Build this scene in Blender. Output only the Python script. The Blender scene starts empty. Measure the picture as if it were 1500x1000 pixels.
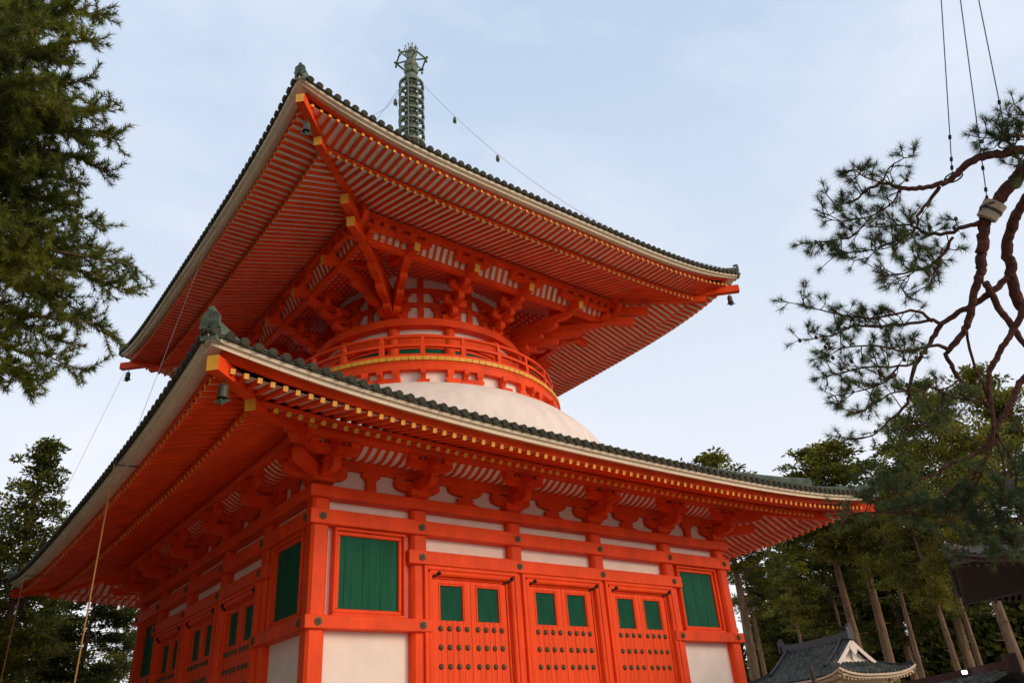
import bpy, math, random
import numpy as np
from mathutils import Matrix, Vector

# ------------------------------------------------------------------ scene, camera, world, sun
S = bpy.context.scene
COL = S.collection
rad = math.radians
PI = math.pi
GZ = -0.35                                   # ground level

CAM = Vector((-23.443, -38.396, 1.307))
YAW, PITCH, ROLL, FPX = 0.68359, 0.48837, -0.07508, 1136.48
def cam_axes():
    cy, sy, cp, sp = math.cos(YAW), math.sin(YAW), math.cos(PITCH), math.sin(PITCH)
    fw = Vector((sy*cp, cy*cp, sp)); r = Vector((cy, -sy, 0)); u = r.cross(fw)
    cr, sr = math.cos(ROLL), math.sin(ROLL)
    return cr*r + sr*u, -sr*r + cr*u, fw
RT, UP, FW = cam_axes()
cd = bpy.data.cameras.new('camera'); cam = bpy.data.objects.new('camera', cd); COL.objects.link(cam)
cd.sensor_width = 36.0; cd.lens = FPX/1500*36; cd.clip_start = 0.05; cd.clip_end = 3000
m3 = Matrix((RT, UP, -FW)).transposed()
cam.matrix_world = Matrix.Translation(CAM) @ m3.to_4x4()
S.camera = cam

SUN_EL, SUN_AZ = rad(17), rad(-66)           # azimuth measured from +x towards +y
sdir = Vector((math.cos(SUN_EL)*math.cos(SUN_AZ), math.cos(SUN_EL)*math.sin(SUN_AZ), math.sin(SUN_EL)))
W = bpy.data.worlds.new('World'); S.world = W; W.use_nodes = True
nt = W.node_tree; nt.nodes.clear()
def N(t, kind, **kw):
    n = t.nodes.new(kind)
    for k, v in kw.items(): setattr(n, k, v)
    return n
out = N(nt, 'ShaderNodeOutputWorld'); bg = N(nt, 'ShaderNodeBackground')
sky = N(nt, 'ShaderNodeTexSky', sky_type='NISHITA', sun_disc=False, sun_elevation=rad(17),
        sun_rotation=PI/2 - SUN_AZ, air_density=1.0, dust_density=1.5, ozone_density=1.2)
tc = N(nt, 'ShaderNodeTexCoord')
mp = N(nt, 'ShaderNodeMapping'); mp.inputs['Scale'].default_value = (1.0, 1.0, 1.7); mp.inputs['Rotation'].default_value = (0.3, 0.2, 0.6)
n1 = N(nt, 'ShaderNodeTexNoise'); n1.inputs['Scale'].default_value = 2.3; n1.inputs['Detail'].default_value = 9; n1.inputs['Roughness'].default_value = 0.58
n1.inputs['Distortion'].default_value = 0.35
rp = N(nt, 'ShaderNodeValToRGB'); rp.color_ramp.elements[0].position = 0.42; rp.color_ramp.elements[1].position = 0.74
rp.color_ramp.elements[0].color = (0.0, 0.0, 0.0, 1); rp.color_ramp.elements[1].color = (1, 1, 1, 1)
veil = N(nt, 'ShaderNodeMixRGB'); veil.inputs[0].default_value = 0.62; veil.inputs[2].default_value = (7.4, 9.0, 11.3, 1)   # thin high haze over the blue
cl = N(nt, 'ShaderNodeMixRGB'); cl.inputs[2].default_value = (10.6, 10.2, 10.2, 1)
mul = N(nt, 'ShaderNodeMath', operation='MULTIPLY'); mul.inputs[1].default_value = 0.42
nt.links.new(tc.outputs['Generated'], mp.inputs['Vector']); nt.links.new(mp.outputs[0], n1.inputs['Vector'])
nt.links.new(n1.outputs[0], rp.inputs[0]); nt.links.new(rp.outputs[0], mul.inputs[0])
nt.links.new(sky.outputs[0], veil.inputs[1]); nt.links.new(veil.outputs[0], cl.inputs[1])
nt.links.new(mul.outputs[0], cl.inputs[0]); nt.links.new(cl.outputs[0], bg.inputs[0])
bg.inputs[1].default_value = 0.112
sxy = N(nt, 'ShaderNodeSeparateXYZ'); nt.links.new(tc.outputs['Generated'], sxy.inputs[0])
hr = N(nt, 'ShaderNodeMapRange'); hr.inputs['From Min'].default_value = 0.75; hr.inputs['From Max'].default_value = 0.10; hr.inputs['To Min'].default_value = 0.0; hr.inputs['To Max'].default_value = 0.75
hz = N(nt, 'ShaderNodeMixRGB'); hz.inputs[2].default_value = (9.75, 9.35, 9.3, 1)
nt.links.new(sxy.outputs[2], hr.inputs[0]); nt.links.new(hr.outputs[0], hz.inputs[0]); nt.links.new(cl.outputs[0], hz.inputs[1]); nt.links.new(hz.outputs[0], bg.inputs[0])
nt.links.new(bg.outputs[0], out.inputs[0])

sl = bpy.data.lights.new('sun', 'SUN'); sl.energy = 1.7; sl.angle = rad(24); sl.color = (1.0, 0.78, 0.57)
so = bpy.data.objects.new('sun', sl); COL.objects.link(so)
so.rotation_euler = (-sdir).to_track_quat('-Z', 'Y').to_euler(); so.location = (0, -60, 60)
S.view_settings.view_transform = 'Standard'; S.view_settings.look = 'None'
S.view_settings.exposure = 0.0; S.view_settings.gamma = 1.0

# ------------------------------------------------------------------ materials
def mat(name, col, rough=0.6, var=0.0, scale=3.0, bump=0.0, bscale=30.0, metal=0.0, spec=0.4, stretch=None, col2=None, trans=0.0, emis=None):
    m = bpy.data.materials.new(name); m.use_nodes = True; t = m.node_tree
    b = t.nodes['Principled BSDF']
    b.inputs['Roughness'].default_value = rough; b.inputs['Metallic'].default_value = metal
    b.inputs['Specular IOR Level'].default_value = spec
    c = (*col, 1)
    b.inputs['Base Color'].default_value = c
    co = N(t, 'ShaderNodeTexCoord'); mpn = N(t, 'ShaderNodeMapping')
    t.links.new(co.outputs['Object'], mpn.inputs['Vector'])
    if stretch: mpn.inputs['Scale'].default_value = stretch
    if var > 0 or col2:
        n = N(t, 'ShaderNodeTexNoise'); n.inputs['Scale'].default_value = scale; n.inputs['Detail'].default_value = 6; n.inputs['Roughness'].default_value = 0.62
        t.links.new(mpn.outputs[0], n.inputs['Vector'])
        r = N(t, 'ShaderNodeValToRGB'); r.color_ramp.elements[0].position = 0.33; r.color_ramp.elements[1].position = 0.67
        a = col2 if col2 else tuple(max(0, x*(1-var)) for x in col)
        bb = col if col2 else tuple(min(1, x*(1+var)) for x in col)
        r.color_ramp.elements[0].color = (*a, 1); r.color_ramp.elements[1].color = (*bb, 1)
        t.links.new(n.outputs[0], r.inputs[0]); t.links.new(r.outputs[0], b.inputs['Base Color'])
    if bump > 0:
        n2 = N(t, 'ShaderNodeTexNoise'); n2.inputs['Scale'].default_value = bscale; n2.inputs['Detail'].default_value = 5
        t.links.new(mpn.outputs[0], n2.inputs['Vector'])
        bp = N(t, 'ShaderNodeBump'); bp.inputs['Strength'].default_value = bump; bp.inputs['Distance'].default_value = 0.02
        t.links.new(n2.outputs[0], bp.inputs['Height']); t.links.new(bp.outputs[0], b.inputs['Normal'])
    if emis:
        b.inputs['Emission Color'].default_value = (*emis[0], 1); b.inputs['Emission Strength'].default_value = emis[1]
    return m

RED = mat('vermilion_paint', (0.80, 0.066, 0.009), 0.55, 0.17, 0.9, 0.10, 26, spec=0.16, stretch=(1, 1, 0.5))
REDV = mat('vermilion_door_planks', (0.83, 0.070, 0.010), 0.55, 0.15, 1.0, 0.12, 20, spec=0.16, stretch=(5, 5, 0.25))
WHITE = mat('lime_plaster', (0.85, 0.735, 0.635), 0.85, 0.06, 0.8, 0.12, 14, spec=0.2)
DOME = mat('weathered_dome_plaster', (0.86, 0.745, 0.645), 0.85, 0.0, 0.9, 0.15, 9, col2=(0.74, 0.63, 0.54), spec=0.2, stretch=(1.6, 1.6, 0.35))
SOFF = mat('white_soffit_board', (0.82, 0.68, 0.55), 0.8, 0.05, 2.0, spec=0.2)
GOLD = mat('ochre_end_paint', (0.74, 0.35, 0.030), 0.5, 0.18, 2.3, spec=0.4)
BRONZE = mat('dark_bronze_fitting', (0.105, 0.080, 0.036), 0.55, 0.4, 14.0, 0.3, 40, metal=0.2)
BLACK = mat('black_iron', (0.012, 0.011, 0.010), 0.5, 0.2, 9.0)
TILE = mat('copper_green_tile', (0.115, 0.130, 0.085), 0.7, 0.0, 1.8, 0.25, 16, col2=(0.040, 0.047, 0.036), spec=0.3)
DISC = mat('tile_end_disc', (0.062, 0.054, 0.030), 0.75, 0.0, 2.2, 0.3, 30, col2=(0.026, 0.025, 0.018), spec=0.15)
ONI = mat('verdigris_ridge_copper', (0.135, 0.175, 0.12), 0.62, 0.0, 2.6, 0.3, 18, col2=(0.045, 0.060, 0.040))
FIN = mat('verdigris_bronze', (0.20, 0.245, 0.165), 0.55, 0.0, 3.5, 0.2, 20, col2=(0.075, 0.095, 0.065), metal=0.1)
STONE = mat('granite', (0.30, 0.29, 0.27), 0.85, 0.2, 6.0, 0.3, 30)
BELL = mat('bell_bronze', (0.085, 0.080, 0.055), 0.5, 0.3, 9.0, metal=0.4)
GRAVEL = mat('pale_gravel', (0.41, 0.335, 0.25), 0.95, 0.22, 1.2, 0.4, 60)
ROPE = mat('straw_coloured_sheath', (0.40, 0.19, 0.055), 0.7, 0.15, 8.0)
WIRE = mat('steel_wire', (0.20, 0.20, 0.22), 0.5, 0.1, 6.0, metal=0.3)
CABLE = mat('blue_grey_cable', (0.17, 0.18, 0.33), 0.5, 0.1, 6.0)

def green_mat():
    m = mat('green_shutter_paint', (0.006, 0.092, 0.048), 0.6, 0.22, 2.0, stretch=(3, 3, 0.3), spec=0.10)
    t = m.node_tree; b = t.nodes['Principled BSDF']
    co = N(t, 'ShaderNodeTexCoord'); w = N(t, 'ShaderNodeTexWave', wave_type='BANDS', bands_direction='X')
    w.inputs['Scale'].default_value = 3.1; w.inputs['Distortion'].default_value = 1.5
    bp = N(t, 'ShaderNodeBump'); bp.inputs['Strength'].default_value = 0.22; bp.inputs['Distance'].default_value = 0.02
    t.links.new(co.outputs['Object'], w.inputs['Vector']); t.links.new(w.outputs[0], bp.inputs['Height']); t.links.new(bp.outputs[0], b.inputs['Normal'])
    return m
GREEN = green_mat()

def cream_mat():
    m = mat('cream_eave_board', (0.76, 0.63, 0.46), 0.7, 0.10, 1.2, 0.1, 20, stretch=(0.4, 3, 3))
    t = m.node_tree; b = t.nodes['Principled BSDF']
    co = N(t, 'ShaderNodeTexCoord'); sx = N(t, 'ShaderNodeSeparateXYZ')
    a = N(t, 'ShaderNodeMath', operation='MULTIPLY'); a.inputs[1].default_value = 1/0.93
    f = N(t, 'ShaderNodeMath', operation='FRACT'); l = N(t, 'ShaderNodeMath', operation='LESS_THAN'); l.inputs[1].default_value = 0.012
    mx = N(t, 'ShaderNodeMixRGB'); mx.inputs[2].default_value = (0.22, 0.16, 0.10, 1)
    src = b.inputs['Base Color'].links[0].from_socket
    t.links.new(co.outputs['Object'], sx.inputs[0]); t.links.new(sx.outputs[0], a.inputs[0]); t.links.new(a.outputs[0], f.inputs[0])
    t.links.new(f.outputs[0], l.inputs[0]); t.links.new(l.outputs[0], mx.inputs[0]); t.links.new(src, mx.inputs[1]); t.links.new(mx.outputs[0], b.inputs['Base Color'])
    return m
CREAM = cream_mat()

def lattice_mat():
    # red lattice ceiling with small white openings
    m = mat('lattice_ceiling', (0.80, 0.068, 0.012), 0.5); t = m.node_tree; b = t.nodes['Principled BSDF']
    co = N(t, 'ShaderNodeTexCoord'); sx = N(t, 'ShaderNodeSeparateXYZ'); t.links.new(co.outputs['Object'], sx.inputs[0])
    def stripe(o, p, w):
        a = N(t, 'ShaderNodeMath', operation='MULTIPLY'); a.inputs[1].default_value = 1/p
        f = N(t, 'ShaderNodeMath', operation='FRACT'); l = N(t, 'ShaderNodeMath', operation='LESS_THAN'); l.inputs[1].default_value = w
        t.links.new(o, a.inputs[0]); t.links.new(a.outputs[0], f.inputs[0]); t.links.new(f.outputs[0], l.inputs[0]); return l.outputs[0]
    m1 = N(t, 'ShaderNodeMath', operation='MULTIPLY')
    t.links.new(stripe(sx.outputs[0], 0.40, 0.36), m1.inputs[0]); t.links.new(stripe(sx.outputs[1], 0.36, 0.30), m1.inputs[1])
    mx = N(t, 'ShaderNodeMixRGB'); mx.inputs[1].default_value = (0.78, 0.055, 0.007, 1); mx.inputs[2].default_value = (0.83, 0.74, 0.65, 1)
    t.links.new(m1.outputs[0], mx.inputs[0]); t.links.new(mx.outputs[0], b.inputs['Base Color'])
    return m
LATT = lattice_mat()

def leaf_mat(name, lo, mid, hi, scale, rough=0.55, translucent=0.25):
    m = bpy.data.materials.new(name); m.use_nodes = True; t = m.node_tree; b = t.nodes['Principled BSDF']
    g = N(t, 'ShaderNodeNewGeometry'); n = N(t, 'ShaderNodeTexNoise'); n.inputs['Scale'].default_value = scale; n.inputs['Detail'].default_value = 4
    t.links.new(g.outputs['Position'], n.inputs['Vector'])
    ad = N(t, 'ShaderNodeMath', operation='ADD'); sc = N(t, 'ShaderNodeMath', operation='MULTIPLY'); sc.inputs[1].default_value = 0.35
    t.links.new(g.outputs['Random Per Island'], sc.inputs[0]); t.links.new(sc.outputs[0], ad.inputs[0]); t.links.new(n.outputs[0], ad.inputs[1])
    r = N(t, 'ShaderNodeValToRGB'); e = r.color_ramp.elements
    e[0].position = 0.45; e[0].color = (*lo, 1); e[1].position = 0.92; e[1].color = (*hi, 1)
    k = e.new(0.68); k.color = (*mid, 1)
    t.links.new(ad.outputs[0], r.inputs[0]); t.links.new(r.outputs[0], b.inputs['Base Color'])
    b.inputs['Roughness'].default_value = rough; b.inputs['Specular IOR Level'].default_value = 0.25
    tr = N(t, 'ShaderNodeBsdfTranslucent'); t.links.new(r.outputs[0], tr.inputs[0])
    mx = N(t, 'ShaderNodeMixShader'); mx.inputs[0].default_value = translucent
    o = t.nodes['Material Output']
    t.links.new(b.outputs[0], mx.inputs[1]); t.links.new(tr.outputs[0], mx.inputs[2]); t.links.new(mx.outputs[0], o.inputs[0])
    return m
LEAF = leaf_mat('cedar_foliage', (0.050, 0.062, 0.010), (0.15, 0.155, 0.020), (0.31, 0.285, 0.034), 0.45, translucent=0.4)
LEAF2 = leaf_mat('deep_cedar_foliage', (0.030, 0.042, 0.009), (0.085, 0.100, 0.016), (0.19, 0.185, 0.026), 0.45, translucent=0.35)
NEEDLE = leaf_mat('pine_needles', (0.034, 0.062, 0.026), (0.075, 0.115, 0.038), (0.15, 0.185, 0.050), 1.2)
SPRAY = leaf_mat('near_cedar_foliage', (0.042, 0.062, 0.012), (0.115, 0.145, 0.020), (0.25, 0.255, 0.028), 1.1, translucent=0.4)
BARK = mat('cedar_bark', (0.27, 0.175, 0.108), 0.9, 0.0, 2.5, 0.8, 12, col2=(0.085, 0.057, 0.038), stretch=(3, 3, 0.35), spec=0.1)
PBARK = mat('red_pine_bark', (0.135, 0.052, 0.036), 0.9, 0.0, 16.0, 1.0, 34, col2=(0.035, 0.019, 0.017), spec=0.1)
CONE = mat('pine_cone', (0.07, 0.035, 0.02), 0.8, 0.3, 20)
WRAP = mat('straw_matting', (0.36, 0.29, 0.21), 0.9, 0.2, 12.0, 0.4, 40)
GTILE = mat('grey_clay_tile', (0.145, 0.160, 0.130), 0.65, 0.0, 2.6, 0.3, 20, col2=(0.030, 0.035, 0.030), spec=0.2)
RIDGE = mat('dark_ridge_tile', (0.045, 0.045, 0.045), 0.6, 0.3, 4.0, 0.3, 20)
PALE = mat('pale_timber', (0.58, 0.46, 0.32), 0.7, 0.15, 3.0)
DARKW = mat('dark_timber', (0.050, 0.026, 0.018), 0.7, 0.35, 4.0, 0.2, 20)
LAMPG = mat('lit_lamp_face', (0.9, 0.9, 1.0), 0.4, emis=((0.85, 0.88, 1.0), 14.0))

# ------------------------------------------------------------------ mesh helper
class MB:
    def __init__(s): s.v = []; s.f = []; s.m = []; s.s = []
    def add(s, vs, fs, mi=0, smooth=False):
        o = len(s.v); s.v.extend([tuple(v) for v in vs])
        for f in fs: s.f.append(tuple(i+o for i in f)); s.m.append(mi); s.s.append(smooth)
    def box(s, c, d, mi=0, rot=None):
        hx, hy, hz = d[0]/2, d[1]/2, d[2]/2
        p = [Vector((x*hx, y*hy, z*hz)) for x in (-1, 1) for y in (-1, 1) for z in (-1, 1)]
        if rot: p = [rot @ q for q in p]
        c = Vector(c)
        s.add([q+c for q in p], [(0,1,3,2),(4,6,7,5),(0,4,5,1),(2,3,7,6),(0,2,6,4),(1,5,7,3)], mi)
    def bb(s, x0, x1, y0, y1, z0, z1, mi=0):
        s.box(((x0+x1)/2, (y0+y1)/2, (z0+z1)/2), (abs(x1-x0), abs(y1-y0), abs(z1-z0)), mi)
    def frame(s, a, b, up=(0, 0, 1)):
        d = (Vector(b)-Vector(a)); L = d.length; d = d/L
        u = Vector(up)
        if abs(d.dot(u)) > 0.98: u = Vector((1, 0, 0))
        r = d.cross(u).normalized(); u = r.cross(d)
        return d, r, u, L
    def bar(s, a, b, w, h, mi=0, mend=None, up=(0, 0, 1)):
        d, r, u, L = s.frame(a, b, up); a, b = Vector(a), Vector(b)
        p = [q + r*sx*w/2 + u*sz*h/2 for q in (a, b) for sx in (-1, 1) for sz in (-1, 1)]
        s.add(p, [(0,1,5,4),(2,6,7,3),(0,4,6,2),(1,3,7,5),(0,2,3,1)], mi)
        s.add(p, [(4,5,7,6)], mi if mend is None else mend)
    def cyl(s, a, b, r0, r1=None, n=10, mi=0, mend=None, cap=True, smooth=True):
        if r1 is None: r1 = r0
        d, r, u, L = s.frame(a, b); a, b = Vector(a), Vector(b)
        ca = [r*math.cos(t)+u*math.sin(t) for t in [2*PI*i/n for i in range(n)]]
        p = [a+c*r0 for c in ca]+[b+c*r1 for c in ca]
        s.add(p, [(i, (i+1) % n, n+(i+1) % n, n+i) for i in range(n)], mi, smooth)
        if cap:
            s.add([a+c*r0 for c in ca], [tuple(range(n))[::-1]], mi)
            s.add([b+c*r1 for c in ca], [tuple(range(n))], mi if mend is None else mend)
    def tube(s, pts, rs, n=8, mi=0, jit=0, rng=None):
        pts = [Vector(p) for p in pts]; K = len(pts); P = []
        u = None
        for i in range(K):
            d = (pts[min(i+1, K-1)]-pts[max(i-1, 0)]).normalized()
            if u is None:
                u = Vector((0, 0, 1)) if abs(d.z) < 0.9 else Vector((1, 0, 0))
            r = d.cross(u).normalized(); u = r.cross(d).normalized()
            rr = rs[i] if hasattr(rs, '__len__') else rs
            P += [pts[i]+(r*math.cos(2*PI*k/n)+u*math.sin(2*PI*k/n))*rr for k in range(n)] if not jit else [pts[i]+(r*math.cos(2*PI*k/n)+u*math.sin(2*PI*k/n))*rr*(1+jit*float(rng.normal())) for k in range(n)]
        F = [(i*n+k, i*n+(k+1) % n, (i+1)*n+(k+1) % n, (i+1)*n+k) for i in range(K-1) for k in range(n)]
        s.add(P, F, mi, True); s.add(P[:n], [tuple(range(n))[::-1]], mi); s.add(P[-n:], [tuple(range(n))], mi)
    def prism(s, prof, o, ax, az, ay, w, mi=0):
        # profile (p,q) laid along ax,az from o, extruded by w about ay (centred)
        o, ax, az, ay = Vector(o), Vector(ax), Vector(az), Vector(ay); n = len(prof)
        A = [o+ax*p+az*q-ay*w/2 for p, q in prof]; B = [x+ay*w for x in A]
        s.add(A+B, [(i, (i+1) % n, n+(i+1) % n, n+i) for i in range(n)]+[tuple(range(n))[::-1], tuple(range(n, 2*n))], mi)
    def lathe(s, prof, c=(0, 0, 0), n=24, mi=0, a0=0, a1=2*PI, smooth=True):
        c = Vector(c); full = abs(a1-a0-2*PI) < 1e-6; K = n if full else n+1; P = []
        for r, z in prof:
            P += [c+Vector((r*math.cos(a0+(a1-a0)*k/n), r*math.sin(a0+(a1-a0)*k/n), z)) for k in range(K)]
        F = []
        for i in range(len(prof)-1):
            for k in range(n):
                k2 = (k+1) % K
                F.append((i*K+k, i*K+k2, (i+1)*K+k2, (i+1)*K+k))
        s.add(P, F, mi, smooth)
    def sphere(s, c, r, mi=0, n=12, sq=(1, 1, 1)):
        K = n//2; pr = [(r*math.sin(PI*i/K), -r*math.cos(PI*i/K)) for i in range(K+1)]
        o = len(s.v); s.lathe([(max(p, 1e-4), q) for p, q in pr], (0, 0, 0), n, mi)
        for i in range(o, len(s.v)):
            x, y, z = s.v[i]; s.v[i] = (x*sq[0]+c[0], y*sq[1]+c[1], z*sq[2]+c[2])
    def build(s, name, mats, parent=None, bevel=0):
        me = bpy.data.meshes.new(name); me.from_pydata([tuple(v) for v in s.v], [], s.f)
        mats = mats if isinstance(mats, (list, tuple)) else [mats]
        for m in mats: me.materials.append(m)
        me.polygons.foreach_set('material_index', s.m); me.polygons.foreach_set('use_smooth', s.s)
        me.update()
        o = bpy.data.objects.new(name, me); COL.objects.link(o)
        if parent: o.parent = parent
        if bevel:
            b = o.modifiers.new('edge', 'BEVEL'); b.width = bevel; b.segments = 1; b.limit_method = 'ANGLE'; b.angle_limit = rad(40)
        return o

def tag(o, label=None, cat=None, group=None, kind=None):
    for k, v in (('label', label), ('category', cat), ('group', group), ('kind', kind)):
        if v: o[k] = v
    return o
def empty(name, loc=(0, 0, 0), rz=0):
    o = bpy.data.objects.new(name, None); COL.objects.link(o); o.location = loc; o.rotation_euler = (0, 0, rz); o.empty_display_size = 0.5
    return o
def rot_copy(o, parent, rz, off=None):
    """copy of a part and its sub-parts turned about the tower's axis"""
    c = o.copy(); COL.objects.link(c); c.parent = parent; c.rotation_euler = (0, 0, rz)
    if off: c.location = off
    for ch in list(o.children):
        d = ch.copy(); COL.objects.link(d); d.parent = c
    return c
def copy_tree(o, parent=None):
    c = o.copy(); COL.objects.link(c); c.parent = parent
    for ch in list(o.children): copy_tree(ch, c)
    return c
def at(u, v, d):                              # a point of the photograph (1500 wide) at a distance from the camera
    r = (FW + RT*((u-750)/FPX) + UP*((500-v)/FPX)).normalized()
    return CAM + r*d
def hd(u, v, d):                              # the same at a horizontal distance
    r = (FW + RT*((u-750)/FPX) + UP*((500-v)/FPX))
    return CAM + r*(d/math.hypot(r.x, r.y))

# ------------------------------------------------------------------ ground
g = MB()
n = 40; L = 420
for i in range(n):
    for j in range(n):
        x0, x1 = -L+2*L*i/n, -L+2*L*(i+1)/n; y0, y1 = -L+2*L*j/n, -L+2*L*(j+1)/n
        g.add([(x0, y0, GZ), (x1, y0, GZ), (x1, y1, GZ), (x0, y1, GZ)], [(0, 1, 2, 3)])
tag(g.build('ground', GRAVEL), kind='structure')

# ------------------------------------------------------------------ PAGODA
P = empty('pagoda', (0, 0, GZ))
tag(P, 'two-storeyed vermilion pagoda with white plaster dome, curved tiled eaves and bronze spire', 'pagoda')
PP = bpy.data.objects.new('tmp', None)        # never linked
class Root: pass
OFF = (0, 0, -GZ)
def part(mb, name, mats, parent=None, bevel=0):
    o = mb.build(name, mats, parent or P, bevel)
    if parent is None: o.location = OFF
    return o
def turn(o, k, ):
    return rot_copy(o, P, k*PI/2, OFF)
A = 11.5; CW = 0.34
COLX = [-11.5, -7.27, -2.435, 2.435, 7.27, 11.5]
SIDES = (0, -1)                               # front and left faces carry full detail
LEFT = -1

# --- stone platform
b = MB(); b.bb(-14.6, 14.6, -14.6, 14.6, GZ+0.004, 0.75); b.bb(-14.9, 14.9, -14.9, 14.9, 0.753, 1.05)
pl = b.build('stone_platform', STONE, None, 0.03); tag(pl, 'low granite platform carrying the vermilion pagoda', 'platform')

# --- columns of the lower storey (chamfered square posts)
def col_mesh():
    b = MB(); c = 0.10; w = CW
    oct_ = [(-w+c, -w), (w-c, -w), (w, -w+c), (w, w-c), (w-c, w), (-w+c, w), (-w, w-c), (-w, -w+c)]
    b.prism(oct_, (0, 0, 0), (1, 0, 0), (0, 1, 0), (0, 0, 1), 9.2); return b
base = part(col_mesh(), 'column', RED); base.location = (-A, -A, -GZ+5.66)
done = {(-A, -A)}
def put_col(x, y):
    if (round(x, 2), round(y, 2)) in done: return
    done.add((round(x, 2), round(y, 2)))
    c = base.copy(); COL.objects.link(c); c.parent = P; c.location = (x, y, -GZ+5.66)
done = {(round(-A, 2), round(-A, 2))}
for x in COLX: put_col(x, -A); put_col(-A, x); put_col(x, A); put_col(A, x)

# --- beams of the lower storey; every side its own
def beam(z0, z1, x0, x1, y0, y1, name='beam'):
    b = MB(); b.bb(x0, x1, y0, y1, z0, z1); o = part(b, name, RED, None, 0.025); return o
YF = -11.98
for (z0, z1, e, yy) in ((10.27, 10.70, 12.06, -12.06), (9.27, 9.83, 11.98, -11.98)):
    o = beam(z0, z1, -e, e - 0.003*0, yy, -11.30) if False else beam(z0, z1, -e, -yy - 0.76, yy, yy+0.76)
    for k in (1, 2, 3): turn(o, k)
o = beam(8.11, 8.64, -7.86, 7.86, YF-0.02, -11.5); [turn(o, k) for k in (1, 2, 3)]
for xs in (-1, 1):
    x0, x1 = (-12.0, -6.82) if xs < 0 else (6.82, 11.22)
    o = beam(5.61, 6.07, x0, x1, -12.0, -11.24); [turn(o, k) for k in (1, 2, 3)]
    o = beam(1.62, 2.1, x0, x1, -12.0, -11.24); [turn(o, k) for k in (1, 2, 3)]
o = beam(1.05, 1.6, -12.1, 11.3, -12.1, -11.3); [turn(o, k) for k in (1, 2, 3)]

# --- plaster walls of the lower storey
def wallp(x0, x1, z0, z1, name='wall_panel', y0=-11.46, y1=-11.30, m=WHITE):
    b = MB(); b.bb(x0, x1, y0, y1, z0, z1, 0); return part(b, name, m)
wl = []
for i in range(5):
    x0, x1 = COLX[i]+CW-0.02, COLX[i+1]-CW+0.02
    wl.append(wallp(x0, x1, 9.81, 10.29))                       # under the top plate
    if 0 < i < 4: wl.append(wallp(x0, x1, 8.62, 9.29))
    else:
        wl.append(wallp(x0, x1, 6.05, 9.29)); wl.append(wallp(x0, x1, 2.08, 5.63))
for w in wl:
    for k in (1, 2, 3): turn(w, k)
w = wallp(-11.2, 11.2, 10.66, 13.45, 'frieze_wall', -11.46, -11.30); [turn(w, k) for k in (1, 2, 3)]

# --- hexagonal bronze nail covers
def hexcap():
    b = MB(); r = 0.155
    P6 = [(r*math.cos(PI/6+PI/3*i), r*math.sin(PI/6+PI/3*i)) for i in range(6)]
    b.prism(P6, (0, -0.012, 0), (1, 0, 0), (0, 0, 1), (0, -1, 0), 0.03)
    b.prism([(p*0.72, q*0.72) for p, q in P6], (0, -0.036, 0), (1, 0, 0), (0, 0, 1), (0, -1, 0), 0.02)
    b.sphere((0, -0.045, 0), 0.05, 0, 8)
    for i in range(6):
        a = PI/3*i; b.sphere((0.085*math.cos(a), -0.045, 0.085*math.sin(a)), 0.028, 0, 6)
    return b
hx = None
spots = [(x, 9.55, -11.985) for x in COLX]+[(x, 8.375, -12.005) for x in COLX[1:5]]+[(x, 5.84, -12.005) for x in (COLX[0], COLX[1], COLX[4], COLX[5])]
for k in SIDES:
    for x, z, y in spots:
        xx = x
        if abs(x) == 11.5: xx = x
        if hx is None: hx = part(hexcap(), 'nail_cover', BRONZE); c = hx
        else: c = hx.copy(); COL.objects.link(c); c.parent = P
        v = Matrix.Rotation(k*PI/2, 3, 'Z') @ Vector((xx, y, z-GZ)); c.location = v; c.rotation_euler = (0, 0, k*PI/2)

# --- windows of the end bays
def window():
    b = MB(); x0, x1, z0, z1 = -1.52, 1.52, -1.6, 1.6
    def ring(xa, xb, za, zb, t, y0, y1):
        b.bb(xa, xb, y0, y1, zb-t, zb); b.bb(xa, xb, y0, y1, za, za+t); b.bb(xa, xa+t, y0, y1, za+t, zb-t); b.bb(xb-t, xb, y0, y1, za+t, zb-t)
    ring(x0, x1, z0, z1, 0.13, -0.33, 0.0); ring(x0+0.13, x1-0.13, z0+0.13, z1-0.13, 0.15, -0.22, 0.0)
    fr = part(b, 'window', RED, None, 0.03)
    b = MB(); xa, xb = x0+0.282, x1-0.282
    nsl = 10; w = (xb-xa)/nsl
    for i in range(nsl):                      # vertical louvre boards, each a little askew
        xc = xa+(i+0.5)*w
        b.prism([(-w/2, 0), (w/2, 0), (w/2*0.97, -0.05-0.006*(i*7 % 3)), (-w/2*0.97, -0.05-0.006*(i*5 % 3))], (xc, -0.06, 0), (1, 0, 0), (0, 1, 0), (0, 0, 1), z1-z0-0.562)
    part(b, 'shutter', GREEN, fr)
    return fr
w0 = None
for k in SIDES:
    for x in (-9.385, 9.385):
        if w0 is None: w0 = window(); c = w0
        else: c = rot_copy(w0, P, k*PI/2)
        v = Matrix.Rotation(k*PI/2, 3, 'Z') @ Vector((x, -11.46, 7.672-GZ)); c.location = v; c.rotation_euler = (0, 0, k*PI/2)

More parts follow.
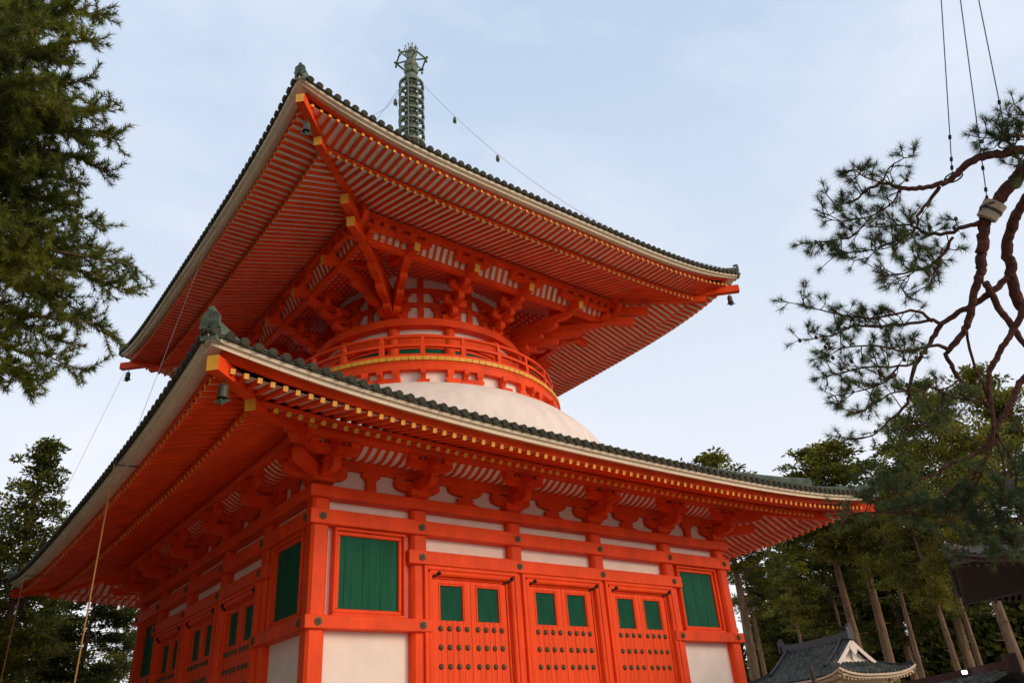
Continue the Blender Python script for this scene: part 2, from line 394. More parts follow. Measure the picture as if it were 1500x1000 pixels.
# --- doors: casing with two leaves, green grilles, rows of bronze studs, pivots
def door():
    hw, zt, zb = 2.30, 8.10, 1.62             # outer half width of casing
    b = MB()
    def U(h0, h1, za, zbm, y0, y1):           # inverted-U band between half widths h1<h0
        b.bb(-h0, -h1, y0, y1, zb, za); b.bb(h1, h0, y0, y1, zb, za); b.bb(-h1, h1, y0, y1, zbm, za)
    U(hw, hw-0.17, zt, zt-0.15, -0.50, 0.0)
    U(hw-0.17, hw-0.42, zt-0.15, zt-0.38, -0.36, 0.0)
    # rounded roll moulding inside the flat casing
    R = 0.125
    for sx in (-1, 1): b.cyl((sx*(hw-0.27), -0.37, zb), (sx*(hw-0.27), -0.37, zt-0.25), R, R, 14)
    b.cyl((-(hw-0.27), -0.37, zt-0.25), (hw-0.27, -0.37, zt-0.25), R, R, 14)
    U(hw-0.42, hw-0.52, zt-0.38, zt-0.44, -0.30, 0.0)
    cs = part(b, 'door_casing', RED, None, 0.02)
    leaves = []
    for s in (0, 1):
        x0 = -(hw-0.52) if s == 0 else 0.006; x1 = -0.006 if s == 0 else hw-0.52
        zt2 = zt-0.45
        b = MB(); y0, y1 = -0.24, -0.12
        gx0, gx1 = (x0+0.34, x0+0.34+1.06) if s == 0 else (0.34, 1.40)
        gz0, gz1 = 6.10, 7.42
        b.bb(x0, gx0, y0, y1, zb, zt2); b.bb(gx1, x1, y0, y1, zb, zt2); b.bb(gx0, gx1, y0, y1, gz1, zt2)
        npl = 4; wd = (gx1-gx0)/npl
        for i in range(npl): b.bb(gx0+i*wd+0.004, gx0+(i+1)*wd-0.004, y0-0.001, y1, zb, gz0)
        b.bb(gx0-0.09, gx1+0.09, y0-0.025, y0-0.001, gz1+0.06, gz1+0.10)
        b.bb(gx0-0.09, gx0-0.05, y0-0.025, y0-0.001, gz0-0.02, gz1+0.06); b.bb(gx1+0.05, gx1+0.09, y0-0.025, y0-0.001, gz0-0.02, gz1+0.06)
        lf = part(b, 'door', REDV, None, 0.012)
        b = MB(); ns = 22; w = (gx1-gx0)/ns
        for i in range(ns):
            xc = gx0+(i+0.5)*w
            b.prism([(-w/2, 0), (w/2, 0), (w*0.36, -0.014), (-w*0.36, -0.014)], (xc, -0.15, (gz0+gz1)/2), (1, 0, 0), (0, 1, 0), (0, 0, 1), gz1-gz0)
        part(b, 'grille', GREEN, lf)
        sx = [gx0-0.02+0.41*i for i in range(4)] if s == 0 else [0.30+0.395*i for i in range(4)]
        st0 = None
        for r in range(3):
            for x in sx:
                if st0 is None:
                    b = MB(); b.lathe([(0.112, 0), (0.106, 0.03), (0.08, 0.065), (0.04, 0.085), (0.001, 0.09)], (0, 0, 0), 12)
                    o0 = b.build('stud', BRONZE, lf); st0 = o0; c = o0
                else: c = st0.copy(); COL.objects.link(c); c.parent = lf
                c.rotation_euler = (PI/2, 0, 0); c.location = (x, y0-0.001, 5.80-0.685*r)
        b = MB(); hxx = x0-0.02 if s == 0 else x1+0.02
        b.cyl((hxx-0.10, -0.30, zt2+0.03), (hxx+0.16, -0.52, zt2+0.16), 0.055, 0.05, 10); b.sphere((hxx+0.16, -0.52, zt2+0.17), 0.085, 0, 10)
        b.sphere((hxx+0.03, -0.42, zt2+0.10), 0.075, 0, 10); b.sphere((hxx-0.1, -0.31, zt2+0.03), 0.06, 0, 8)
        b.build('hinge', BLACK, lf)
        leaves.append(lf)
    # black shadow gap strip over the leaves is the open head of the frame
    return [cs]+leaves
d0 = None
for k in SIDES:
    for x in (-4.85, 0.0, 4.85):
        if d0 is None: d0 = door(); cc = d0
        else: cc = [rot_copy(q, P, k*PI/2) for q in d0]
        v = Matrix.Rotation(k*PI/2, 3, 'Z') @ Vector((x, -11.46, -GZ))
        for c in cc: c.location = v; c.rotation_euler = (0, 0, k*PI/2)
bk = wallp(-7.0, 7.0, 1.6, 8.2, 'back_panel', -11.45, -11.30, RED)
for k in (1, 2, 3): turn(bk, k)

# --- lower brackets
def arm_profile(L, h, n=6, e=0.30):
    """bracket arm seen from the side, its lower ends rounded in two scallops"""
    e = min(e, L*0.3); pts = [(-L/2, h), (L/2, h), (L/2, h*0.55)]
    for i in range(1, n+1):
        a = PI/2*i/n; pts.append((L/2-e*1.15*(1-math.cos(a))*1.0-0.0, h*0.55-h*0.55*math.sin(a)))
    q = [(-p, z) for p, z in reversed(pts[2:])]
    return pts+q
def half_profile(L, h, n=6, e=0.35):
    pts = [(0, h), (L, h), (L, h*0.55)]
    for i in range(1, n+1):
        a = PI/2*i/n; pts.append((L-e*1.15*(1-math.cos(a)), h*0.55-h*0.55*math.sin(a)))
    return pts+[(0, 0)]
def block(b, c, w, h, mi=0, rz=0):
    """bearing block: square above, hollowed in below"""
    R = Matrix.Rotation(rz, 3, 'Z'); lv = [(0.66, 0), (0.74, 0.16), (1.0, 0.45), (1.0, 1.0)]; V = []; F = []
    for s, t in lv:
        for x, y in ((-1, -1), (1, -1), (1, 1), (-1, 1)):
            V.append(Vector(c)+R @ Vector((x*w/2*s, y*w/2*s, t*h)))
    for i in range(3):
        for j in range(4): F.append((i*4+j, i*4+(j+1) % 4, (i+1)*4+(j+1) % 4, (i+1)*4+j))
    F += [(3, 2, 1, 0), (12, 13, 14, 15)]; b.add(V, F, mi)
def blocks(parent, items):
    for it in items:
        b = MB(); block(b, *it); part(b, 'bearing_block', RED, parent)
X, Y, Z = Vector((1, 0, 0)), Vector((0, 1, 0)), Vector((0, 0, 1))
def lower_bracket(corner=False):
    b = MB(); block(b, (0, 0, 10.70), 0.92, 0.42); o = part(b, 'bracket', RED)
    b = MB(); b.prism(arm_profile(2.1, 0.42, e=0.5), (0, -0.06, 11.03), X, Z, Y, 0.34); part(b, 'bracket_arm', RED, o)
    b = MB(); b.prism(half_profile(1.5, 0.46, e=0.45), (0, 0, 11.05), -Y, Z, X, 0.32)
    part(b, 'projecting_arm', RED, o)
    blocks(o, [((x, -0.06, 11.45), 0.42, 0.2) for x in (-0.82, 0, 0.82)]+[((0, -1.15, 11.50), 0.44, 0.20)])
    b = MB(); b.prism(arm_profile(2.05, 0.36, e=0.45), (0, -1.15, 11.69), X, Z, Y, 0.30); part(b, 'outer_arm', RED, o)
    blocks(o, [((x, -1.15, 12.05), 0.42, 0.20) for x in (-0.82, 0, 0.82)])
    b = MB(); b.prism([(0, 0), (1.75, 0), (1.75, 0.12), (1.55, 0.36), (0, 0.36)], (0, 0, 11.69), -Y, Z, X, 0.26); part(b, 'beam_nose', RED, o)
    return o
br0 = None
for k in SIDES:
    for x in COLX:
        if br0 is None: br0 = lower_bracket(); c = br0
        else: c = rot_copy(br0, P, k*PI/2)
        v = Matrix.Rotation(k*PI/2, 3, 'Z') @ Vector((x, -A, -GZ)); c.location = v; c.rotation_euler = (0, 0, k*PI/2)
# diagonal corner arms at the near, right and left corners
for sx, sy in ((-1, -1), (1, -1), (-1, 1)):
    b = MB(); d = Vector((sx, sy, 0)).normalized(); pz = d.cross(Z)
    b.prism(half_profile(2.35, 0.46, e=0.5), (sx*A, sy*A, 11.06), d, Z, pz, 0.34)
    b.prism(half_profile(2.9, 0.40, e=0.4), (sx*A, sy*A, 11.72), d, Z, pz, 0.34)
    block(b, (sx*12.8, sy*12.8, 12.1), 0.5, 0.2, 0, PI/4)
    part(b, 'corner_bracket', RED)
# through beam at the wall over the brackets, struts, frog-leg struts
o = beam(11.56, 11.98, -12.3, 12.3, -11.74, -11.47, 'wall_beam'); [turn(o, k) for k in (1, 2, 3)]
def frogleg():
    b = MB()
    half = [(0, 0.16), (0.10, 0.12), (0.18, 0.20), (0.16, 0.36), (0.26, 0.44), (0.38, 0.42), (0.42, 0.33), (0.36, 0.27), (0.44, 0.22), (0.62, 0.17), (0.80, 0.12), (1.02, 0.05), (1.05, 0.0), (0.3, -0.003)]
    b.prism([(x, z) for x, z in half]+[(-x, z) for x, z in reversed(half[1:])], (0, 0, 0), X, Z, Y, 0.14)
    b.bb(-0.20, 0.20, -0.09, 0.09, 0.14, 0.56); b.prism(arm_profile(1.7, 0.38, e=0.6), (0, 0.0, 0.50), X, Z, Y, 0.20); return b
def strut():
    b = MB(); pr = [(-0.21, 0), (0.21, 0), (0.20, 0.5), (0.25, 0.62), (0.40, 0.70), (0.40, 0.88), (-0.40, 0.88), (-0.40, 0.70), (-0.25, 0.62), (-0.20, 0.5)]
    b.prism(pr, (0, 0, 0), X, Z, Y, 0.22); return b
f0 = s0 = None
for k in SIDES:
    for x in (-4.85, 0, 4.85, -9.38, 9.38):
        fl = abs(x) < 6
        if fl and f0 is None: f0 = part(frogleg(), 'frog_leg_strut', RED); c = f0
        elif not fl and s0 is None: s0 = part(strut(), 'strut', RED); c = s0
        else: c = rot_copy(f0 if fl else s0, P, k*PI/2)
        v = Matrix.Rotation(k*PI/2, 3, 'Z') @ Vector((x, -11.58, 10.70-GZ)); c.location = v; c.rotation_euler = (0, 0, k*PI/2)
# curved ribbed cove between wall beam and eave purlin
def cove(y0, z0, y1, z1, xs, half, pitch, sag, rw):
    b = MB(); n = 6; cur = []
    for i in range(n+1):
        t = i/n; cur.append((y0+(y1-y0)*t, z0+(z1-z0)*t - sag*math.sin(PI*t)))
    for i in range(n):
        (ya, za), (yb, zb_) = cur[i], cur[i+1]
        b.add([(-half, ya, za), (half, ya, za), (half, yb, zb_), (-half, yb, zb_)], [(0, 1, 2, 3)], 0, True)
    x = -half+pitch/2
    while x < half:
        for i in range(n):
            (ya, za), (yb, zb_) = cur[i], cur[i+1]
            b.bar((x, ya, za-0.02), (x, yb, zb_-0.02), rw, 0.10, 1)
        x += pitch
    return b
c = part(cove(-11.72, 11.96, -12.66, 12.27, None, 12.0, 0.375, 0.12, 0.125), 'ribbed_cove', [SOFF, RED]); [turn(c, k) for k in (1, 2, 3)]
# lower eave purlin, round, gold ends past the corner
b = MB(); b.cyl((13.45, -12.72, 12.46), (-13.45, -12.72, 12.46), 0.235, 0.235, 16, 0, 1)
b.add(*[[(13.452, -12.72+0.235*math.cos(t*PI/8), 12.46+0.235*math.sin(t*PI/8)) for t in range(16)], [tuple(range(16))], 1])
o = part(b, 'eave_purlin', [RED, GOLD]); [turn(o, k) for k in (1, 2, 3)]

# ------------------------------------------------------------------ roofs
class Roof: pass
LO = Roof(); LO.E = 18.0; LO.rise = lambda u: 0.389*u*u+0.601*u**4
LO.yd, LO.zd = 12.72, 12.80; LO.yg, LO.zg = 15.70, 11.27; LO.yf, LO.zf = 17.42, 11.085
LO.zfi = 11.62; LO.gr = 0.095; LO.fw, LO.fh = 0.145, 0.165; LO.kap = 0.87; LO.sp = 0.41
UPR = Roof(); UPR.E = 14.9; UPR.rise = lambda u: 0.09*u*u+1.15*u**4
UPR.yd, UPR.zd = 8.95, 26.80; UPR.yg, UPR.zg = 12.75, 25.58; UPR.yf, UPR.zf = 14.36, 25.83
UPR.zfi = 25.90; UPR.gr = 0.088; UPR.fw, UPR.fh = 0.13, 0.15; UPR.kap = 0.86; UPR.sp = 0.405
def zground(R, d): return R.zd+(R.zg-R.zd)*(d-R.yd)/(R.yg-R.yd)
def zfly(R, d): return R.zfi+(R.zf-R.zfi)*(d-R.yg)/(R.yf-R.yg)
def lift(R, x, d):
    t = min(1.0, max(0.0, (d-R.yd)/(R.yf-R.yd))); return R.rise(min(1, abs(x)/R.E))*R.kap*(t**0.8)
def rot2(p, k):
    c, s = math.cos(k*PI/2), math.sin(k*PI/2); return (c*p[0]-s*p[1], s*p[0]+c*p[1], p[2])

rafters = {'flying_rafter': [], 'ground_rafter': []}
rjit = random.Random(8)
def add_rafter(b, R, kind, x, k):
    x += rjit.uniform(-0.010, 0.010); jd = rjit.uniform(-0.018, 0.012); jz = rjit.uniform(-0.006, 0.006)
    if kind == 'g':
        d0 = max(R.yd-0.4, abs(x)+0.12); d1 = R.yg+jd
        if d1-d0 < 0.25: return False
        p0 = (x, -d0, zground(R, d0)+lift(R, x, d0)); p1 = (x, -d1, zground(R, d1)+lift(R, x, d1)+jz)
        b.cyl(rot2(p0, k), rot2(p1, k), R.gr, R.gr, 10, 0, 1)
    else:
        d0 = max(R.yg-0.35, abs(x)+0.12); d1 = R.yf+jd
        if d1-d0 < 0.2: return False
        dm = (d0*0.4+d1*0.6)
        p0 = (x, -d0, zfly(R, d0)+lift(R, x, d0)); p1 = (x, -d1, zfly(R, d1)+lift(R, x, d1))
        b.bar(rot2(p0, k), rot2(p1, k), R.fw, R.fh, 0, 1)
    return True
def rafter_xs(R, lim):
    n = int(lim/R.sp); return [(i+0.5)*R.sp for i in range(-n-1, n+1) if abs((i+0.5)*R.sp) < lim]
nind = {'g': 0, 'f': 0}
def one_rafter(R, kind, x, k):
    b = MB()
    if add_rafter(b, R, kind, x, k):
        part(b, 'flying_rafter' if kind == 'f' else 'ground_rafter', [RED, GOLD]); nind[kind] += 1; return True
    return False
rest = {'g': MB(), 'f': MB()}
for kind in 'fg':
    for R in (LO, UPR):
        lim = (R.yf if kind == 'f' else R.yg)-0.25
        for k in (0, -1, 1, 2):
            for x in rafter_xs(R, lim):
                # the hundred of each kind that show largest: near half of the front and left eaves
                big = False
                if R is LO and k == 0: big = x < 7.5
                if R is LO and k == -1: big = x > 8.5
                if R is UPR and k == 0: big = x < -5.5
                if big and nind[kind] < 100 and one_rafter(R, kind, x, k): continue
                add_rafter(rest[kind], R, kind, x, k)
o = part(rest['f'], 'flying_rafter', [RED, GOLD]); o['kind'] = 'stuff'
o = part(rest['g'], 'ground_rafter', [RED, GOLD]); o['kind'] = 'stuff'

NU = 60
US = [-1+2*i/NU for i in range(NU+1)]
US = [math.copysign(abs(u)**0.85, u) for u in US]
def sweep(R, prof, closed=False, mi=0, b=None, kap=1.0, lf=None):
    """profile (distance from axis, height) carried along the eave, mitred at the corners"""
    b = b or MB(); m = len(prof); V = []
    for u in US:
        for d, z in prof:
            x = u*d; V.append((x, -d, z+(lf(x, d) if lf else R.rise(abs(u))*kap)))
    F = []
    for i in range(len(US)-1):
        for j in range(m if closed else m-1):
            j2 = (j+1) % m; F.append((i*m+j, i*m+j2, (i+1)*m+j2, (i+1)*m+j))
    b.add(V, F, mi, False); return b
def eave_parts(R, kay, cream, soffit_in, dark):
    # red board on the rafter ends
    o = part(sweep(R, kay, True), 'eave_board', RED); [turn(o, k) for k in (1, 2, 3)]
    o = part(sweep(R, cream, True), 'eave_fascia', CREAM); [turn(o, k) for k in (1, 2, 3)]
    o = part(sweep(R, dark, True), 'tile_edge', DISC); [turn(o, k) for k in (1, 2, 3)]
    # board joining ground rafters and flying rafters
    d = R.yg; z = R.zg+R.gr
    ki = [(d-0.10, z+0.0), (d+0.02, z+0.0), (d+0.02, z+0.13), (d-0.10, z+0.13)]
    o = part(sweep(R, ki, True, lf=lambda x, dd: lift(R, x, dd)), 'rafter_plate', RED); [turn(o, k) for k in (1, 2, 3)]
    # soffit boards lying on the rafters
    pr = [(R.yd-0.9, zground(R, R.yd-0.9)+R.gr*0.45), (R.yd, R.zd+R.gr*0.45), ((R.yd+R.yg)/2, (R.zd+R.zg)/2+R.gr*0.45), (R.yg-0.06, zground(R, R.yg-0.06)+R.gr*0.45)]
    b = sweep(R, pr, False, lf=lambda x, dd: lift(R, x, dd))
    pr = [(R.yg-0.06, zfly(R, R.yg-0.06)+R.fh*0.22), (R.yf-0.05, zfly(R, R.yf-0.05)+R.fh*0.22)]
    sweep(R, pr, False, 0, b, lf=lambda x, dd: lift(R, x, dd))
    o = part(b, 'soffit', SOFF); [turn(o, k) for k in (1, 2, 3)]
zf = LO.zf+LO.fh/2
eave_parts(LO, [(17.36, zf+0.0), (17.39, zf+0.30), (17.2, zf+0.32), (17.2, zf+0.0)],
           [(17.36, 11.46), (17.86, 11.28), (17.89, 11.43), (17.99, 11.42), (18.03, 11.53), (17.4, 11.70)], None,
           [(17.6, 11.60), (18.06, 11.532), (18.12, 11.60), (17.6, 11.78)])
zf = UPR.zf+UPR.fh/2
eave_parts(UPR, [(14.28, zf), (14.31, zf+0.17), (14.1, zf+0.19), (14.1, zf)],
           [(14.29, 26.065), (14.68, 25.985), (14.70, 26.07), (14.86, 26.10), (14.90, 26.20), (14.3, 26.3)], None,
           [(14.4, 26.22), (14.92, 26.205), (14.98, 26.27), (14.4, 26.42)])

# tile slopes: flat sheet plus rows of round cover tiles ending in discs
def ztop_lo(d): t = 18.15-d; return 11.60+0.36*t+0.006*t*t
def ztop_up(d): t = 15.0-d; return 26.30+0.46*t+0.013*t*t
def tiles(R, zt, de, dtop, sp, r):
    def zz(x, d):
        t = max(0, (d-dtop)/(de-dtop)); return zt(d)+R.rise(min(1, abs(x)/R.E))*t**1.6
    b = MB(); ds = [dtop+(de-0.03-dtop)*i/10 for i in range(11)]
    sweep(R, [(d, zt(d)) for d in ds], False, 0, b, lf=lambda x, d: zz(x, d)-zt(d))
    n = int(de/sp)
    for i in range(-n-1, n+1):
        x = (i+0.5)*sp
        if abs(x) > de-0.15: continue
        d0 = max(dtop, abs(x)+0.05); K = max(2, int((de-d0)/1.6)+1)
        pts = [(x, -(de-(de-d0)*j/K), zz(x, de-(de-d0)*j/K)+0.03) for j in range(K+1)]
        V = []; m = 8
        for p in pts:
            for q in range(m+1):
                a = -0.25+ (PI+0.5)*q/m; V.append((p[0]+r*math.cos(a), p[1], p[2]+r*math.sin(a)))
        F = [(j*(m+1)+q, j*(m+1)+q+1, (j+1)*(m+1)+q+1, (j+1)*(m+1)+q) for j in range(K) for q in range(m)]
        b.add(V, F, 0, True)
        p = pts[0]; a = 1.08*r
        b.cyl((p[0], p[1]+0.06, p[2]), (p[0], p[1]-0.035, p[2]), a, a, 14, 1, 1)
        b.cyl((p[0], p[1]-0.03, p[2]), (p[0], p[1]-0.05, p[2]), a*0.8, a*0.76, 14, 1, 1)
    # curved lips of the flat tiles between
        xm = x+sp/2
        if abs(xm) < de-0.2:
            V = []; zc = zz(xm, de)-0.03
            for q in range(7):
                a = PI*q/6; V.append((xm+sp*0.33*math.cos(a), -de-0.0, zc-0.055*math.sin(a)))
            for q in range(7):
                a = PI*q/6; V.append((xm+sp*0.33*math.cos(a), -de-0.0, zc+0.03-0.055*math.sin(a)))
            V2 = [(v[0], v[1]+0.25, v[2]+0.10) for v in V]
            F = [(q, q+1, 7+q+1, 7+q) for q in range(6)]+[(q, q+1, 15+q, 14+q) for q in range(6)]
            b.add(V+V2, F, 2)
    return b
o = part(tiles(LO, ztop_lo, 18.12, 9.4, 0.43, 0.135), 'roof_tiles', [TILE, DISC, TILE]); [turn(o, k) for k in (1, 2, 3)]
o = part(tiles(UPR, ztop_up, 14.98, 0.6, 0.43, 0.15), 'roof_tiles', [TILE, DISC, TILE]); [turn(o, k) for k in (1, 2, 3)]

# hip ridges with their ornamental end tiles
def oni(b, R0, sc=1.0):
    """ridge-end ornament facing local -y, standing on z=0"""
    pr = []
    for i in range(17):
        a = -0.35+(PI+0.7)*i/16; pr.append((0.50*sc*math.cos(a)*(1.0 if 2 < i < 14 else 1.0), 0.50*sc+0.50*sc*math.sin(a)))
    pr += [(-0.56*sc, 0), (-0.24*sc, -0.10*sc), (0, 0.10*sc), (0.24*sc, -0.10*sc), (0.56*sc, 0)]
    b.prism(pr, (0, 0, 0), X, Z, Y, 0.16*sc)
    for r in (0.40, 0.30, 0.21, 0.12):          # raised scroll rings
        pts = [(r*sc*math.cos(2*PI*i/20), -0.09*sc, 0.5*sc+r*sc*math.sin(2*PI*i/20)) for i in range(21)]
        b.tube(pts, 0.026*sc, 6)
    for i in range(15):
        a = -0.3+(PI+0.6)*i/14; b.sphere((0.455*sc*math.cos(a), -0.085*sc, 0.5*sc+0.455*sc*math.sin(a)), 0.035*sc, 0, 6)
    b.cyl((0, 0.5*sc, 1.02*sc), (0, -0.10*sc, 1.08*sc), 0.16*sc, 0.17*sc, 14)   # round tile on its head
    b.cyl((0, -0.095*sc, 1.08*sc), (0, -0.125*sc, 1.08*sc), 0.13*sc, 0.12*sc, 14)
def hipz(R, zt, d, de, dtop):
    t = max(0, (d-dtop)/(de-dtop)); return zt(d)+R.rise(min(1, d/R.E))*t**1.6
def hip(R, zt, de, dtop, split, h1, h2, w, sx, sy, osc):
    ang = math.atan2(sy, sx)
    b = MB()
    def seg(da, db, ha, hb, ww):
        K = max(3, int((da-db)/0.8)); V = []
        for j in range(K+1):
            d = da+(db-da)*j/K; z = hipz(R, zt, d, de, dtop); h = ha+(hb-ha)*j/K
            c = Vector((sx*d, sy*d, 0)); p = Vector((-sy, sx, 0)).normalized()
            for a, zz_ in ((-ww/2, z-0.3), (-ww/2, z+h*0.86), (-ww*0.36, z+h*0.9), (-ww*0.30, z+h), (0, z+h*1.10), (ww*0.30, z+h), (ww*0.36, z+h*0.9), (ww/2, z+h*0.86), (ww/2, z-0.3)):
                q = c+p*a; V.append((q.x, q.y, zz_))
        F = [(j*9+i, j*9+i+1, (j+1)*9+i+1, (j+1)*9+i) for j in range(K) for i in range(8)]
        b.add(V, F+[tuple(range(9))[::-1], tuple(range(K*9, K*9+9))], 0)
    seg(split, dtop, h2, h2*1.05, w*1.1)
    seg(de-0.12, split, h1, h1*1.0, w)
    o = part(b, 'hip_ridge', ONI)
    for d, hh, s in ((de-0.13, 0.10, osc), (split-0.02, h1*0.8, osc*0.82)):
        b = MB(); oni(b, 0, s)
        R3 = Matrix.Rotation(ang+PI/2, 4, 'Z'); T = Matrix.Translation((sx*d, sy*d, hipz(R, zt, d, de, dtop)+hh))
        b.v = [tuple(T @ R3 @ Vector(v)) for v in b.v]
        part(b, 'ridge_end_tile', ONI)
for sx, sy in ((-1, -1), (1, -1), (-1, 1), (1, 1)):
    hip(LO, ztop_lo, 18.12, 9.9, 15.65, 0.40, 0.80, 0.5, sx, sy, 0.58)
    hip(UPR, ztop_up, 14.98, 0.6, 12.4, 0.35, 0.70, 0.45, sx, sy, 0.46)
# hip rafters (corner beams) in two lengths, gold ends
def hip_rafter(R, sx, sy, d0, z0, dg, zg, df, zf_, w, h):
    d = Vector((sx, sy, 0))
    b = MB(); b.bar((sx*d0, sy*d0, z0), (sx*dg, sy*dg, zg), w, h*1.05, 0, 1); part(b, 'hip_rafter', [RED, GOLD])
    b = MB(); b.bar((sx*(dg-1.0), sy*(dg-1.0), zg+h*0.95), (sx*df, sy*df, zf_), w, h, 0, 1); part(b, 'hip_rafter', [RED, GOLD])
for sx, sy in ((-1, -1), (1, -1), (-1, 1), (1, 1)):
    hip_rafter(LO, sx, sy, 11.7, 12.75, 15.93, 11.60, 17.71, 11.80, 0.36, 0.46)
    hip_rafter(UPR, sx, sy, 7.5, 26.95, 13.18, 25.98, 14.70, 26.42, 0.36, 0.44)

# ------------------------------------------------------------------ dome, balcony and round upper storey
b = MB(); b.lathe([(8.30, 19.5), (8.32, 18.62), (8.45, 18.50), (9.0, 18.34), (9.30, 18.18), (9.62, 17.97), (9.98, 17.70), (10.58, 17.12), (11.08, 16.45), (11.45, 15.7), (11.7, 14.9), (11.75, 14.0)], n=96)
part(b, 'dome', DOME)
def ring(r0, r1, z0, z1, n=96, mats=RED, name='ring_beam', bev=0, a0=0, a1=2*PI):
    b = MB(); pr = [(r0, z0), (r1, z0), (r1, z1), (r0, z1), (r0, z0)]
    for i in range(4): b.lathe([pr[i], pr[i+1]], n=n, a0=a0, a1=a1)
    return part(b, name, mats)
ring(6.0, 8.66, 19.62, 19.74, name='balcony_floor')
ring(8.0, 8.64, 19.24, 19.615, name='balcony_beam')
# gold edge plates
b = MB()
for i in range(144):
    a0, a1 = 2*PI*(i+0.04)/144, 2*PI*(i+0.96)/144
    pr = [(8.6, 19.75), (8.75, 19.75), (8.75, 19.96), (8.6, 19.96), (8.6, 19.75)]
    for j in range(4): b.lathe([pr[j], pr[j+1]], n=1, a0=a0, a1=a1, smooth=False)
    am = (a0+a1)/2
part(b, 'balcony_edge_plates', GOLD)
ring(8.25, 8.56, 19.965, 20.20, name='balcony_sill')
ring(8.24, 8.40, 20.73, 20.88, name='middle_rail')
b = MB(); pts = [(8.32*math.cos(2*PI*i/120), 8.32*math.sin(2*PI*i/120), 21.34) for i in range(121)]; b.tube(pts, 0.095, 8); part(b, 'handrail', RED)
p0 = None
for i in range(24):
    a = rad(-135+15*i)
    if p0 is None:
        b = MB(); b.bb(-0.12, 0.12, -0.12, 0.12, 20.20, 20.73); b.bb(-0.085, 0.085, -0.085, 0.085, 20.88, 21.32); p0 = part(b, 'railing_post', RED); c = p0
    else: c = p0.copy(); COL.objects.link(c); c.parent = P
    c.location = (8.32*math.cos(a), 8.32*math.sin(a), -GZ); c.rotation_euler = (0, 0, a)
# balcony brackets: simple arms and arms with a cross-piece, alternating
k0 = k1 = None
for i in range(24):
    a = rad(-135+15*i); wide = i % 2 == 0
    def mk(wide):
        b = MB()
        b.prism([(0, 0), (0.30, 0), (0.34, 0.25), (0.44, 0.45), (0.58, 0.58), (0.58, 0.84), (0, 0.84)], (8.25, 0, 18.42), X, Z, Y, 0.26)
        if not wide: b.bb(8.30, 8.98, -0.32, 0.32, 18.30, 18.52)
        else:
            b.prism(arm_profile(2.1, 0.36, e=0.55), (8.46, 0, 18.46), Y, Z, X, 0.22); b.bb(8.30, 8.92, -0.3, 0.3, 18.31, 18.52)
            for y in (-0.82, 0.82): block(b, (8.46, y, 18.82), 0.36, 0.42)
        return part(b, 'balcony_bracket', RED)
    if wide:
        if k0 is None: k0 = mk(True); k0.rotation_euler = (0, 0, a); continue
        rot_copy(k0, P, a, OFF)
    else:
        if k1 is None: k1 = mk(False); k1.rotation_euler = (0, 0, a); continue
        rot_copy(k1, P, a, OFF)
# drum wall, columns, green windows, head ring
b = MB(); b.lathe([(6.05, 19.9), (6.05, 23.1)], n=96); b.lathe([(5.72, 23.4), (5.72, 27.2)], n=96); part(b, 'drum_wall', WHITE)
c0 = None
for i in range(12):
    a = rad(-135+30*i)
    if c0 is None: b = MB(); b.cyl((0, 0, 19.98), (0, 0, 23.06), 0.34, 0.34, 20); c0 = part(b, 'drum_column', RED); c = c0
    else: c = c0.copy(); COL.objects.link(c); c.parent = P
    c.location = (6.08*math.cos(a), 6.08*math.sin(a), -GZ)
w0 = None
for i in range(12):
    a = rad(-120+30*i); h = rad(11.8)
    if w0 is None:
        b = MB()
        for r0, r1, z0, z1, mi in ((6.04, 6.16, 20.4, 20.55, 0), (6.04, 6.16, 21.75, 21.9, 0), (6.04, 6.10, 20.55, 21.75, 1)):
            pr = [(r0, z0), (r1, z0), (r1, z1), (r0, z1)]
            for j in range(3): b.lathe([pr[j], pr[j+1]], n=10, a0=-h, a1=h, mi=mi)
        w0 = part(b, 'drum_window', [RED, GREEN]); w0.rotation_euler = (0, 0, a)
    else: rot_copy(w0, P, a, OFF)
ring(6.0, 6.28, 21.92, 22.62, name='drum_tie_beam')
ring(6.0, 6.20, 20.0, 20.3, name='drum_sill')
ring(5.6, 6.62, 23.02, 23.48, name='head_ring')
ring(5.6, 5.86, 24.66, 24.96, name='drum_tie_beam'); ring(5.6, 5.86, 25.62, 25.92, name='drum_tie_beam')
s0 = None
for i in range(12):
    a = rad(-120+30*i)
    if s0 is None:
        b = MB(); b.bb(5.6, 5.88, -0.17, 0.17, 23.48, 26.6); s0 = part(b, 'drum_strut', RED); s0.rotation_euler = (0, 0, a)
    else: rot_copy(s0, P, a, OFF)
# lobed wall arms under and over the tie beams at each column
l0 = None
for i in range(12):
    a = rad(-135+30*i)
    if l0 is None:
        b = MB(); b.prism(arm_profile(1.9, 0.36, e=0.6), (5.90, 0, 24.30), Y, Z, X, 0.30); b.prism(arm_profile(1.9, 0.36, e=0.6), (5.90, 0, 25.25), Y, Z, X, 0.30)
        b.prism(arm_profile(1.6, 0.42, e=0.6), (5.96, 0, 23.62), Y, Z, X, 0.32)
        for z in (24.02, 24.94):
            for y in (-0.62, 0, 0.62): block(b, (5.94, y, z), 0.36, 0.26)
        l0 = part(b, 'drum_arm', RED); l0.rotation_euler = (0, 0, a)
    else: rot_copy(l0, P, a, OFF)

